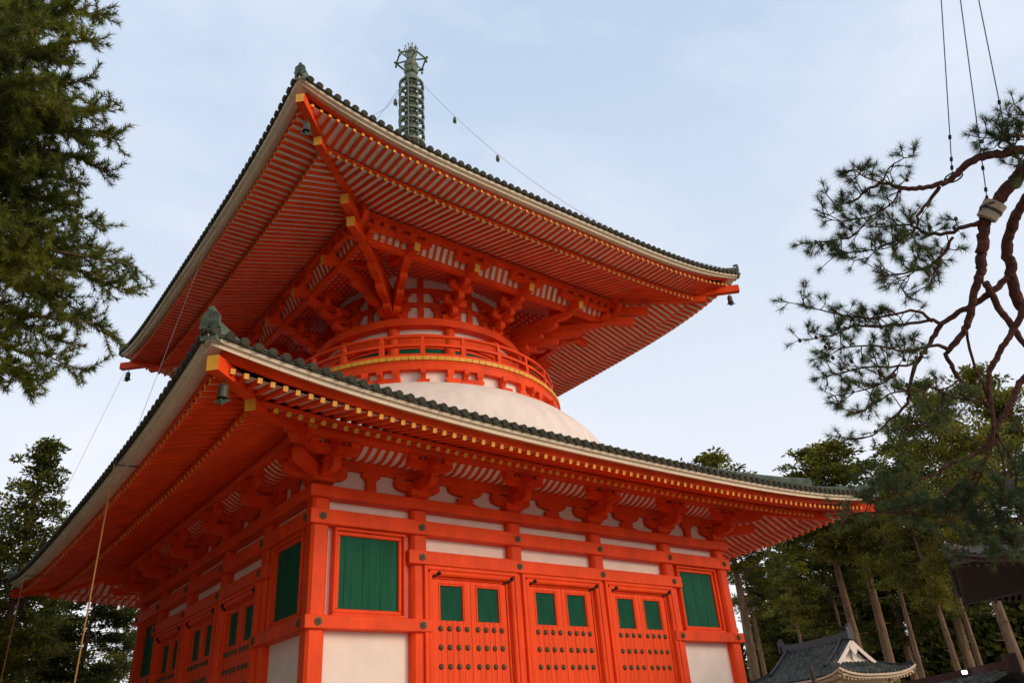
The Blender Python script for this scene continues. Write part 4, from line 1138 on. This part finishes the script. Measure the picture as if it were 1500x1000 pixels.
# ---------------------------------------------------------------- foreground red pine at the right
def pine():
    rng = np.random.default_rng(77)
    base = at(1640, 900, 12.0); base = Vector((base.x, base.y, GZ)); r = empty('pine_tree', base)
    tag(r, 'old red pine with crooked limbs and needle tufts overhanging the right side', 'tree')
    def pA(u, v): return (1100+u/2.5, v/2.5)
    def pB(u, v): return (1100+u/2.5, 350+v/2.5)
    D0 = 11.0; LOWER = 1.7
    limbs = []   # (points px, start width px, end width px, depth0, depth1, foliage 0..1 start)
    def limb(f, pts, w0, w1, d0=D0, d1=D0, fol=None, sub=0): limbs.append(([f(*p) for p in pts], w0, w1, d0, d1, fol, int(sub*(1.0 if f is pB and pts[-1][1] > 860 else 1.15))))
    limb(pB, [(1400, 1500), (1330, 1100), (1240, 700), (1150, 420), (1060, 300), (1000, 260), (970, 200), (950, 110), (938, 20), (960, -55), (1000, -135), (1080, -230), (1180, -330)], 21, 15, 12.0, 11.4)
    limb(pA, [(1150, 470), (1060, 560), (1000, 620), (950, 680), (890, 750), (860, 800), (852, 850), (845, 930), (840, 1000)], 26, 16, 11.2, 11.0)
    limb(pB, [(840, 125), (820, 190), (800, 290), (780, 340), (720, 410)], 15, 10, 11.0, 10.9)
    limb(pB, [(720, 410), (730, 460), (770, 520), (830, 580), (880, 620)], 8, 6, 10.9, 11.2)
    limb(pA, [(1100, 560), (1000, 548), (930, 560), (850, 572), (790, 605), (740, 650), (700, 670), (620, 690), (540, 685), (480, 670), (420, 700), (370, 740), (300, 750)], 17, 2.0, 11.0, 10.4, 0.62, 14)
    limb(pA, [(480, 670), (510, 610), (560, 580), (600, 572)], 3, 1.5, 10.5, 10.5, 0.3, 4)
    limb(pA, [(480, 670), (420, 650), (370, 620), (340, 640)], 3, 1.5, 10.5, 10.3, 0.2, 6)
    limb(pA, [(420, 650), (395, 610)], 2, 1, 10.5, 10.4, 0.3, 3)
    limb(pA, [(545, 690), (520, 740), (440, 790), (330, 810), (250, 790)], 4, 1.5, 10.5, 10.3, 0.3, 12)
    limb(pA, [(440, 790), (380, 860), (300, 880), (200, 890)], 3, 1.5, 10.4, 10.2, 0.15, 14)
    limb(pA, [(690, 680), (650, 740), (612, 790), (610, 830), (560, 870), (480, 900), (420, 960)], 7, 1.5, 10.8, 10.4, 0.45, 12)
    limb(pA, [(840, 815), (780, 830), (720, 855), (650, 855), (600, 830), (540, 825), (430, 830)], 9, 2, 11.0, 10.5, 0.25, 16)
    limb(pA, [(740, 870), (700, 930), (650, 975), (560, 1000), (470, 1010)], 6, 2, 10.9, 10.5, 0.2, 14)
    limb(pA, [(600, 840), (520, 900), (400, 920), (290, 930)], 3, 1.5, 10.6, 10.3, 0.15, 16)
    limb(pB, [(640, 110), (580, 130), (540, 190)], 3, 1.5, 10.6, 10.4, 0.1, 8)
    limb(pB, [(700, 40), (680, 110), (640, 190)], 3, 1.5, 10.6, 10.5, 0.1, 8)
    limb(pB, [(940, 140), (860, 210), (790, 255), (700, 310), (650, 390), (610, 450), (580, 540), (575, 600), (500, 670), (440, 720), (340, 735)], 12, 2, 11.3, 10.5, 0.72, 8)
    limb(pB, [(700, 305), (640, 300), (560, 310), (450, 320), (370, 320), (300, 350), (200, 370)], 7, 1.5, 10.9, 10.3, 0.3, 20)
    limb(pB, [(660, 300), (610, 265), (530, 275), (430, 290), (340, 280), (220, 250), (185, 240)], 6, 1.5, 10.8, 10.2, 0.3, 18)
    limb(pB, [(720, 408), (680, 390), (600, 400), (540, 410), (440, 390), (330, 400), (230, 410)], 7, 1.5, 10.8, 10.3, 0.25, 22)
    limb(pB, [(610, 450), (540, 465), (430, 470), (330, 490), (260, 510)], 5, 1.5, 10.7, 10.3, 0.2, 18)
    limb(pB, [(540, 465), (480, 530), (380, 560), (280, 580)], 4, 1.5, 10.6, 10.3, 0.15, 18)
    limb(pB, [(580, 550), (500, 570), (430, 620), (370, 640)], 4, 1.5, 10.6, 10.3, 0.1, 12)
    limb(pB, [(860, 160), (900, 240), (950, 310), (1000, 380), (1080, 460)], 12, 9, 11.1, 11.6)
    limb(pB, [(1010, 240), (975, 310), (940, 370), (890, 450), (870, 520), (880, 600), (890, 690), (870, 780), (830, 840), (720, 930), (640, 960), (520, 980)], 12, 2, 11.4, 10.8, 0.86, 8)
    limb(pB, [(795, 340), (810, 440), (850, 520), (870, 600)], 5, 4, 11.0, 11.2)
    limb(pB, [(1100, 440), (1000, 510), (970, 560), (930, 640), (890, 700), (840, 770), (720, 830), (650, 870), (500, 885), (460, 880)], 13, 2, 11.6, 10.7, 0.8, 8)
    limb(pB, [(730, 470), (760, 515), (700, 550), (640, 545), (590, 556)], 4, 1.5, 11.0, 10.7, 0.4, 7)
    limb(pB, [(705, 550), (700, 610), (685, 650), (620, 680), (540, 690)], 3, 1.5, 10.9, 10.6, 0.25, 14)
    limb(pB, [(880, 600), (800, 590), (740, 580)], 3, 1.5, 11.1, 10.8, 0.3, 8)
    limb(pB, [(650, 870), (560, 910), (480, 960), (380, 940)], 3, 1.5, 10.8, 10.4, 0.1, 16)
    limb(pB, [(640, 960), (560, 1000), (420, 1000), (330, 1020)], 3, 1.5, 10.8, 10.4, 0.1, 16)
    limb(pB, [(870, 780), (820, 900), (760, 1000), (660, 1050)], 5, 1.5, 11.1, 10.7, 0.2, 18)
    limb(pB, [(890, 700), (960, 820), (960, 940), (900, 1040)], 5, 1.5, 11.2, 10.8, 0.3, 18)
    limb(pB, [(950, 640), (1020, 760), (1060, 900), (1000, 1020)], 5, 1.5, 11.3, 10.9, 0.3, 20)
    limb(pB, [(830, 840), (780, 960), (860, 1080), (960, 1100)], 4, 1.5, 11.0, 10.8, 0.3, 18)
    limb(pA, [(1000, 548), (940, 520), (880, 500), (860, 480)], 4, 1.5, 11.0, 10.8, 0.2, 10)
    limb(pA, [(1060, 520), (1000, 500), (960, 500), (930, 490)], 4, 1.5, 11.0, 10.8, 0.2, 9)
    limb(pA, [(1080, 500), (1030, 440), (990, 420)], 4, 1.5, 11.0, 10.9, 0.3, 9)
    limb(pA, [(1000, 560), (980, 600), (965, 610)], 3, 1.5, 11.0, 10.9, 0.4, 5)
    limb(pB, [(890, 700), (930, 860), (900, 1000), (800, 1090), (720, 1120)], 4, 1.5, 11.2, 10.6, 0.25, 26)
    limb(pB, [(1020, 760), (1010, 920), (960, 1060), (880, 1150)], 4, 1.5, 11.3, 10.7, 0.25, 26)
    limb(pB, [(1060, 900), (1040, 1010), (1000, 1100), (940, 1160)], 3, 1.5, 11.2, 10.8, 0.1, 20)
    b = MB(); conepos = []; cs, ds, Ls, ws = [], [], [], []
    def tuft(c, dr, n=70, L=0.108):
        n = int(n*(0.7+0.6*rng.random())); q = unit(rng.normal(size=(n, 3))+dr*0.95)
        cc = np.repeat(c[None, :], n, 0)-dr*(rng.random(n)*0.07)[:, None]
        cs.append(cc); ds.append(q); Ls.append(L*(0.65+0.55*rng.random(n))); ws.append(np.full(n, 0.0042))
    for (px, w0, w1, d0, d1, fol, sub) in limbs:
        K = len(px); pts = []; rr = []
        for i, (u, v) in enumerate(px):
            t = i/(K-1); d = d0+(d1-d0)*t; pts.append(np.array(at(u, v, d)-base)); rr.append((w0+(w1-w0)*t)*d/FPX*0.36)
        # resample with a little crookedness
        Q, qr = [], []; NS = 6 if w0 > 9 else 3
        for i in range(K-1):
            for k in range(NS):
                f = k/NS; p0 = pts[max(0, i-1)]; p1, p2 = pts[i], pts[i+1]; p3 = pts[min(K-1, i+2)]
                q = 0.5*((2*p1)+(-p0+p2)*f+(2*p0-5*p1+4*p2-p3)*f*f+(-p0+3*p1-3*p2+p3)*f**3)
                Q.append(q+rng.normal(size=3)*min(0.012, 0.5*rr[i])*(0.6 if NS > 3 else 1)); qr.append((rr[i]*(1-f)+rr[i+1]*f)*(0.93+0.14*rng.random()))
        Q.append(pts[-1]); qr.append(rr[-1])
        b.tube(Q, qr, 12 if w0 > 9 else 7 if w0 > 4 else 5, 0, 0.055 if w0 > 9 else 0.04, rng)
        if fol is not None:
            M_ = len(Q)
            for j in range(sub):
                t = fol+(1-fol)*(j+rng.random())/sub; i = min(M_-2, int(t*(M_-1))); p = Q[i]; dr = unit(Q[i+1]-Q[i])
                tl = 0.10+0.26*rng.random()
                td = unit(dr*0.5+rng.normal(size=3)*0.75+np.array([0, 0, 0.25])); q1 = p+td*tl*0.5; td2 = unit(td+rng.normal(size=3)*0.35+np.array([0, 0, 0.25])); q2 = q1+td2*tl*0.5
                b.tube([p, q1, q2], [0.008, 0.006, 0.004], 4); tuft(q2, td2)
                for e in range(2):
                    if rng.random() < 0.75:
                        t3 = unit(td2+rng.normal(size=3)*0.7); q3 = q1+t3*(0.07+0.10*rng.random()); b.tube([q1, q3], [0.005, 0.003], 4); tuft(q3, t3)
                if rng.random() < 0.22: conepos.append(q1+rng.normal(size=3)*0.015)
            tuft(Q[-1], unit(Q[-1]-Q[-2]))
    b.build('trunk', PBARK, r); c0 = None
    for p in conepos:
        if c0 is None:
            k = MB(); k.lathe([(0.001, -0.03), (0.016, -0.024), (0.024, -0.006), (0.019, 0.014), (0.009, 0.028), (0.001, 0.033)], n=8); c0 = k.build('pine_cone', CONE, r); c = c0
        else: c = c0.copy(); COL.objects.link(c); c.parent = r
        c.location = p
    V, F = strips(np.concatenate(cs), np.concatenate(ds), np.concatenate(Ls), np.concatenate(ws), rng)
    mesh_np('crown', V, F, [NEEDLE], None, r)
    # straw matting wrapped where the cable carries the limb
    b = MB(); a = np.array(at(1100+895/2.5, 745/2.5, 11.05)-base); c = np.array(at(1100+862/2.5, 800/2.5, 11.0)-base)
    b.cyl(a, c, 0.135, 0.115, 14); m_ = (a*0.5+c*0.5); dd = unit(c-a)
    b.build('matting', WRAP, r)
    b = MB(); b.cyl(m_-dd*0.015, m_+dd*0.015, 0.132, 0.132, 14); b.build('band', BLACK, r)
pine()
# cables carrying the pine limbs, made fast to a pole out of the picture
pole_top = at(1352, -400, 11.3); pb = Vector((pole_top.x, pole_top.y, GZ))
pr_ = empty('support_pole', pb); tag(pr_, 'tall wooden pole out of frame from which the pine limbs are hung', 'pole')
b = MB(); b.cyl((0, 0, 0), (0, 0, pole_top.z-GZ+0.3), 0.11, 0.07, 12); b.build('shaft', BARK, pr_)
for (u, v, d, lab) in ((1395, 256, 10.9, 'leftmost of three thin cables holding up the pine limbs'), (1447, 300, 11.0, 'middle of three thin cables, reaching down to the straw matting on the pine'),
                       (1475, 205, 11.0, 'rightmost of three thin cables holding up the pine limbs')):
    e = at(u, v, d); o0 = e
    r = empty('support_cable', e); tag(r, lab, 'cable', 'cables holding up the pine')
    b = MB(); b.tube([Vector((0, 0, 0)), (pole_top-e)*0.5-Vector((0, 0, 0.02)), pole_top-e], 0.0065, 6); b.build('wire', CABLE, r)
    b = MB(); dv = (pole_top-e).normalized()
    for q in (0.06, 0.16, 0.42):
        k = MB(); k.cyl(dv*q, dv*(q+0.05), 0.018, 0.018, 8); k.build('clamp', BLACK, r)
    b.tube([(0.10*math.cos(2*PI*i/12), 0.10*math.sin(2*PI*i/12), -0.04) for i in range(13)], 0.010, 5)
    b.build('loop', BLACK, r)

# unseen grove added left of the frame to shade the pagoda's left face
for i, (x, y, H) in enumerate(((-40, -27, 27), (-34, -18, 31), (-38, -9, 30), (-33, 0, 32), (-37, 9, 31), (-33, 17, 30), (-36, 26, 32), (-44, -16, 33), (-45, 4, 34), (-44, 20, 33), (-34, 36, 30))):
    tree('dark' if i % 2 else 'full', x, y, H, i*1.3, 'unseen tall cedar added outside the left frame edge to shade the pagoda', 'unseen shade cedars added left of the frame', sr=1.3)

# ================================================================== OTHER BUILDINGS
def irimoya(name, label, cat, cx, cy, rz, hx_, hy_, ze, zr, gx, lift_, body, dark=False):
    """hip-and-gable roofed building: ridge along local x"""
    r = empty(name, (cx, cy, GZ), rz); tag(r, label, cat); ze -= GZ; zr -= GZ
    zg = ze+(hx_-gx)*0.42
    def cl_(x, y): return lift_*(abs(x)/hx_)**5*(abs(y)/hy_)**3+lift_*0.25*((abs(x)/hx_)**8+(abs(y)/hy_)**8)*0.5
    def main(x, y): return ze+(zr-ze)*(1-abs(y)/hy_)**1.32+cl_(x, y)
    def skirt(x, y):
        t = (hx_-abs(x)); return ze+t*0.30+0.05*t*t+cl_(x, y)
    b = MB()
    def grid(fz, x0, x1, y0, y1, nx, ny, flt=None):
        V = [(x0+(x1-x0)*i/nx, y0+(y1-y0)*j/ny, 0) for i in range(nx+1) for j in range(ny+1)]
        V = [(x, y, fz(x, y)) for x, y, _ in V]
        F = [(i*(ny+1)+j, (i+1)*(ny+1)+j, (i+1)*(ny+1)+j+1, i*(ny+1)+j+1) for i in range(nx) for j in range(ny)]
        b.add(V, F, 0)
    go = gx+0.35
    grid(main, -go, go, -hy_, hy_, 16, 24)
    for sx in (-1, 1): grid(lambda x, y: min(main(x, y), skirt(x, y)), sx*(gx-0.15), sx*hx_, -hy_, hy_, 14, 24)
    def rib(pts): b.tube([(p[0], p[1], p[2]+0.03) for p in pts], 0.085, 6)
    sp = 0.34; n = int(hx_/sp)
    for i in range(-n, n+1):
        x = i*sp
        for sy in (-1, 1):
            if abs(x) <= go: ys = [hy_*k/7 for k in range(8)]
            else:
                y0 = 0                                   # where skirt meets main slope
                for k in range(60):
                    y = hy_*k/60
                    if main(x, y) < skirt(x, y): y0 = y; break
                else: continue
                ys = [y0+(hy_-y0)*k/3 for k in range(4)]
            rib([(x, sy*y, main(x, y)) for y in ys])
    n = int(hy_/sp)
    for j in range(-n, n+1):
        y = j*sp
        for sx in (-1, 1):
            x0 = None
            for k in range(60):
                x = gx+(hx_-gx)*k/59
                if skirt(x, y) <= main(x, y): x0 = x; break
            if x0 is None or hx_-x0 < 0.2: continue
            rib([(sx*(x0+(hx_-x0)*k/4), y, skirt(x0+(hx_-x0)*k/4, y)) for k in range(5)])
    b.build('roof', GTILE, r)
    # ridges
    b = MB()
    K = 8
    pts = [(go*(-1+2*i/K), 0, zr+0.22+0.10*abs(-1+2*i/K)**3) for i in range(K+1)]
    for i in range(K): b.bar(pts[i], pts[i+1], 0.34, 0.50)
    b.build('ridge', RIDGE, r)
    for sx in (-1, 1):
        b = MB(); b.box((sx*(go+0.05), 0, zr+0.42), (0.16, 0.55, 0.85)); b.box((sx*(go+0.03), 0, zr+0.95), (0.3, 0.16, 0.22)); b.build('ridge_end_tile', RIDGE, r)
        for sy in (-1, 1):
            b = MB(); pts = [(sx*(go-0.75), sy*hy_*t, main(go-0.75, hy_*t)+0.16) for t in [0.03+0.62*i/7 for i in range(8)]]
            for i in range(7): b.bar(pts[i], pts[i+1], 0.26, 0.34)
            pts = [(sx*(gx+0.1+(hx_-gx-0.2)*t), sy*(hy_*(0.60+0.385*t)), min(main(gx, hy_*(0.60+0.385*t)), 99)*0+min(main(gx+0.1+(hx_-gx-0.2)*t, hy_*(0.60+0.385*t)), skirt(gx+0.1+(hx_-gx-0.2)*t, hy_*(0.60+0.385*t)))+0.14) for t in [i/6 for i in range(7)]]
            for i in range(6): b.bar(pts[i], pts[i+1], 0.24, 0.28)
            b.build('hip_ridge', RIDGE, r)
            # barge boards of the gable
            b = MB(); pts = [(sx*(go-0.02), sy*hy_*t, main(go, hy_*t)-0.17) for t in [0.0+0.56*i/6 for i in range(7)]]
            for i in range(6): b.bar(pts[i], pts[i+1], 0.08, 0.26)
            b.build('barge_board', DARKW if dark else WHITE, r)
        # gable wall
        yb = hy_*0.52; b = MB(); nn = 8
        top = [(sx*gx, yb*(-1+2*i/nn), main(gx, abs(yb*(-1+2*i/nn)))-0.30) for i in range(nn+1)]
        V = top+[(sx*gx, yb, zg-0.2), (sx*gx, -yb, zg-0.2)]
        b.add(V, [tuple(range(len(V)))]); b.bar((sx*(gx+0.05), -yb, zg+0.05), (sx*(gx+0.05), yb, zg+0.05), 0.1, 0.16)
        b.bar((sx*(gx+0.06), 0, zg), (sx*(gx+0.06), 0, zr-0.5), 0.12, 0.2)
        b.prism([(-0.35, 0), (-0.2, -0.35), (0, -0.6), (0.2, -0.35), (0.35, 0), (0, 0.25)], (sx*(go+0.05), 0, zr-0.5), Y, Z, X, 0.06)
        b.build('gable', DARKW if dark else WHITE, r)
    # eave boards
    b = MB()
    def edge(a0, a1, fn, dz, w, h, K=14):
        P_ = [fn(a0+(a1-a0)*i/K) for i in range(K+1)]
        for i in range(K):
            p, q = Vector(P_[i]), Vector(P_[i+1]); p.z += dz; q.z += dz; b.bar(p, q, w, h)
    for s_ in (-1, 1):
        for dz, ins in ((-0.12, 0.05), (-0.28, 0.22)):
            edge(-hx_, hx_, lambda x: (x, s_*(hy_-ins), main(x, hy_)), dz, 0.12, 0.13)
            edge(-hy_, hy_, lambda y: (s_*(hx_-ins), y, skirt(hx_, y)), dz, 0.12, 0.13)
    b.build('eave_board', DARKW if dark else PALE, r)
    b = MB()
    # soffit and rafters
    bx, by = body
    for s_ in (-1, 1):
        V = [(-hx_+.2, s_*(hy_-.2), ze-0.18+lift_*0.7), (-hx_*0.6, s_*(hy_-.2), ze-0.18), (hx_*0.6, s_*(hy_-.2), ze-0.18), (hx_-.2, s_*(hy_-.2), ze-0.18+lift_*0.7), (bx, s_*by, ze+0.35), (-bx, s_*by, ze+0.35)]
        b.add(V, [(0, 1, 5), (1, 2, 4, 5), (2, 3, 4)])
        V = [(s_*(hx_-.2), -hy_+.2, ze-0.18+lift_*0.7), (s_*(hx_-.2), -hy_*0.6, ze-0.18), (s_*(hx_-.2), hy_*0.6, ze-0.18), (s_*(hx_-.2), hy_-.2, ze-0.18+lift_*0.7), (s_*bx, by, ze+0.35), (s_*bx, -by, ze+0.35)]
        b.add(V, [(0, 1, 5), (1, 2, 4, 5), (2, 3, 4)])
    n = int(hx_*2/0.3)
    for i in range(n+1):
        x = -hx_+.15+(2*hx_-.3)*i/n
        for s_ in (-1, 1): b.bar((x, s_*(hy_-.25), ze-0.30+lift_*0.8*(abs(x)/hx_)**5), (x*0.98, s_*by, ze+0.18), 0.11, 0.13)
    n = int(hy_*2/0.3)
    for i in range(n+1):
        y = -hy_+.15+(2*hy_-.3)*i/n
        for s_ in (-1, 1): b.bar((s_*(hx_-.25), y, ze-0.30+lift_*0.8*(abs(y)/hy_)**5), (s_*bx, y*0.98, ze+0.18), 0.11, 0.13)
    b.build('rafters', DARKW if dark else PALE, r)
    # body
    b = MB(); b.bb(-bx, bx, -by, by, 0, ze+0.3); b.build('wall', DARKW if dark else PALE, r)
    for s_ in (-1, 1):
        nb = max(2, int(bx*2/1.4))
        for i in range(nb+1):
            x = -bx+2*bx*i/nb; b = MB(); block(b, (x, s_*(by+0.28), ze-0.45), 0.5, 0.24); b.prism(arm_profile(1.0, 0.22), (x, s_*(by+0.28), ze-0.2), X, Z, Y, 0.2); b.cyl((x, s_*(by+0.02), 0), (x, s_*(by+0.02), ze-0.4), 0.16, 0.16, 10)
            b.build('bracket_post', DARKW if dark else PALE, r)
    return r
irimoya('gatehouse', 'small hall with grey tiled hip-and-gable roof, white gable and pale timber eaves', 'building', 32.8, -2.7, rad(71.6), 5.9, 3.25, 4.55, 7.0, 3.6, 0.45, (4.4, 2.0))
tip = hd(1383, 812, 36); az = math.atan2((tip-CAM).y, (tip-CAM).x); ex = Vector((math.sin(az), -math.cos(az), 0)); ey = Vector((math.cos(az), math.sin(az), 0))
cc = tip+ex*8.0+ey*6.5
irimoya('dark_hall', 'dark timber hall whose tiled eave corner juts in behind the pine at the right edge', 'building', cc.x, cc.y, az-PI/2, 8.0, 6.5, tip.z-0.45, tip.z+2.9, 4.0, 0.55, (3.4, 5.0), True)

# low roofed building at the bottom right, lamp on it
a_ = hd(1322, 1010, 46); b_ = hd(1480, 978, 40)
r = empty('storehouse', (a_.x, a_.y, GZ)); tag(r, 'low dark roof with grey slope at the bottom right corner, lamp above it', 'building')
o_ = Vector((a_.x, a_.y, GZ)); A_, B_ = a_-o_, b_-o_; dx = (B_-A_); dx.z = 0; dx.normalize(); nrm = Vector((dx.y, -dx.x, 0))
if nrm.dot(CAM-a_) < 0: nrm = -nrm
B2 = B_+dx*0.0
b = MB()
for sgn in (1, -1):
    lo = nrm*sgn*2.2-Z*0.75
    V = [A_, B2, B2+lo, A_+lo]; b.add(V+[v-Z*0.14 for v in V], [(0, 1, 2, 3), (4, 7, 6, 5), (0, 4, 5, 1), (1, 5, 6, 2), (2, 6, 7, 3), (3, 7, 4, 0)])
    L_ = (B2-A_).length
    for i in range(int(L_/0.45)):
        p = A_.lerp(B2, (i+0.5)*0.45/L_)+Z*0.03; b.tube([p, p+lo], 0.07, 6)
b.build('roof', GTILE, r)
b = MB(); b.bar(A_+Z*0.14, B2+Z*0.14+dx*0.1, 0.34, 0.34); b.box(B2+Z*0.2+dx*0.12, (0.3, 0.5, 0.7), 0, Matrix.Rotation(math.atan2(dx.y, dx.x), 3, 'Z')); b.build('ridge', DARKW, r)
b = MB(); m_ = (A_+B2)/2; L_ = (B2-A_).length
b.box((m_.x, m_.y, (m_.z-0.8)/2), (L_-0.8, 2.8, m_.z-0.8), 0, Matrix.Rotation(math.atan2(dx.y, dx.x), 3, 'Z')); b.build('wall', DARKW, r)
lp = hd(1413, 984, 41.5); r = empty('flood_lamp', (lp.x, lp.y, GZ)); tag(r, 'small white flood lamp shining above the low roof at bottom right', 'lamp')
toc = (CAM-lp); toc.z = 0; toc.normalize(); rzz = math.atan2(toc.y, toc.x)
b = MB(); h = lp.z-GZ; b.cyl((0, 0, 0), (0, 0, h-0.16), 0.05, 0.04, 8); b.build('pole', BLACK, r)
b = MB(); b.box((0, 0, h), (0.14, 0.24, 0.18), 0, Matrix.Rotation(rzz, 3, 'Z')); b.build('housing', BLACK, r)
b = MB(); b.box(Vector((toc.x*0.085, toc.y*0.085, h)), (0.02, 0.19, 0.13), 0, Matrix.Rotation(rzz, 3, 'Z')); b.build('lamp_face', LAMPG, r)
pp_ = hd(1187, 974, 46); r = empty('bronze_lantern', (pp_.x, pp_.y, GZ)); tag(r, 'slim bronze lantern post whose finial shows before the gatehouse eave', 'lantern'); h = pp_.z-GZ
b = MB(); b.lathe([(0.45, 0), (0.4, 0.3), (0.14, 0.5), (0.12, h-1.9), (0.3, h-1.7)], n=16); b.build('post', BELL, r)
b = MB(); b.lathe([(0.24, h-1.7), (0.26, h-1.1), (0.22, h-1.06)], n=6, smooth=False); b.build('lantern_body', BELL, r)
b = MB(); b.lathe([(0.5, h-1.08), (0.30, h-0.92), (0.14, h-0.80), (0.10, h-0.66), (0.16, h-0.6), (0.10, h-0.52), (0.17, h-0.42), (0.10, h-0.32), (0.15, h-0.24), (0.12, h-0.12), (0.02, h)], n=12); b.build('lantern_roof', BELL, r)
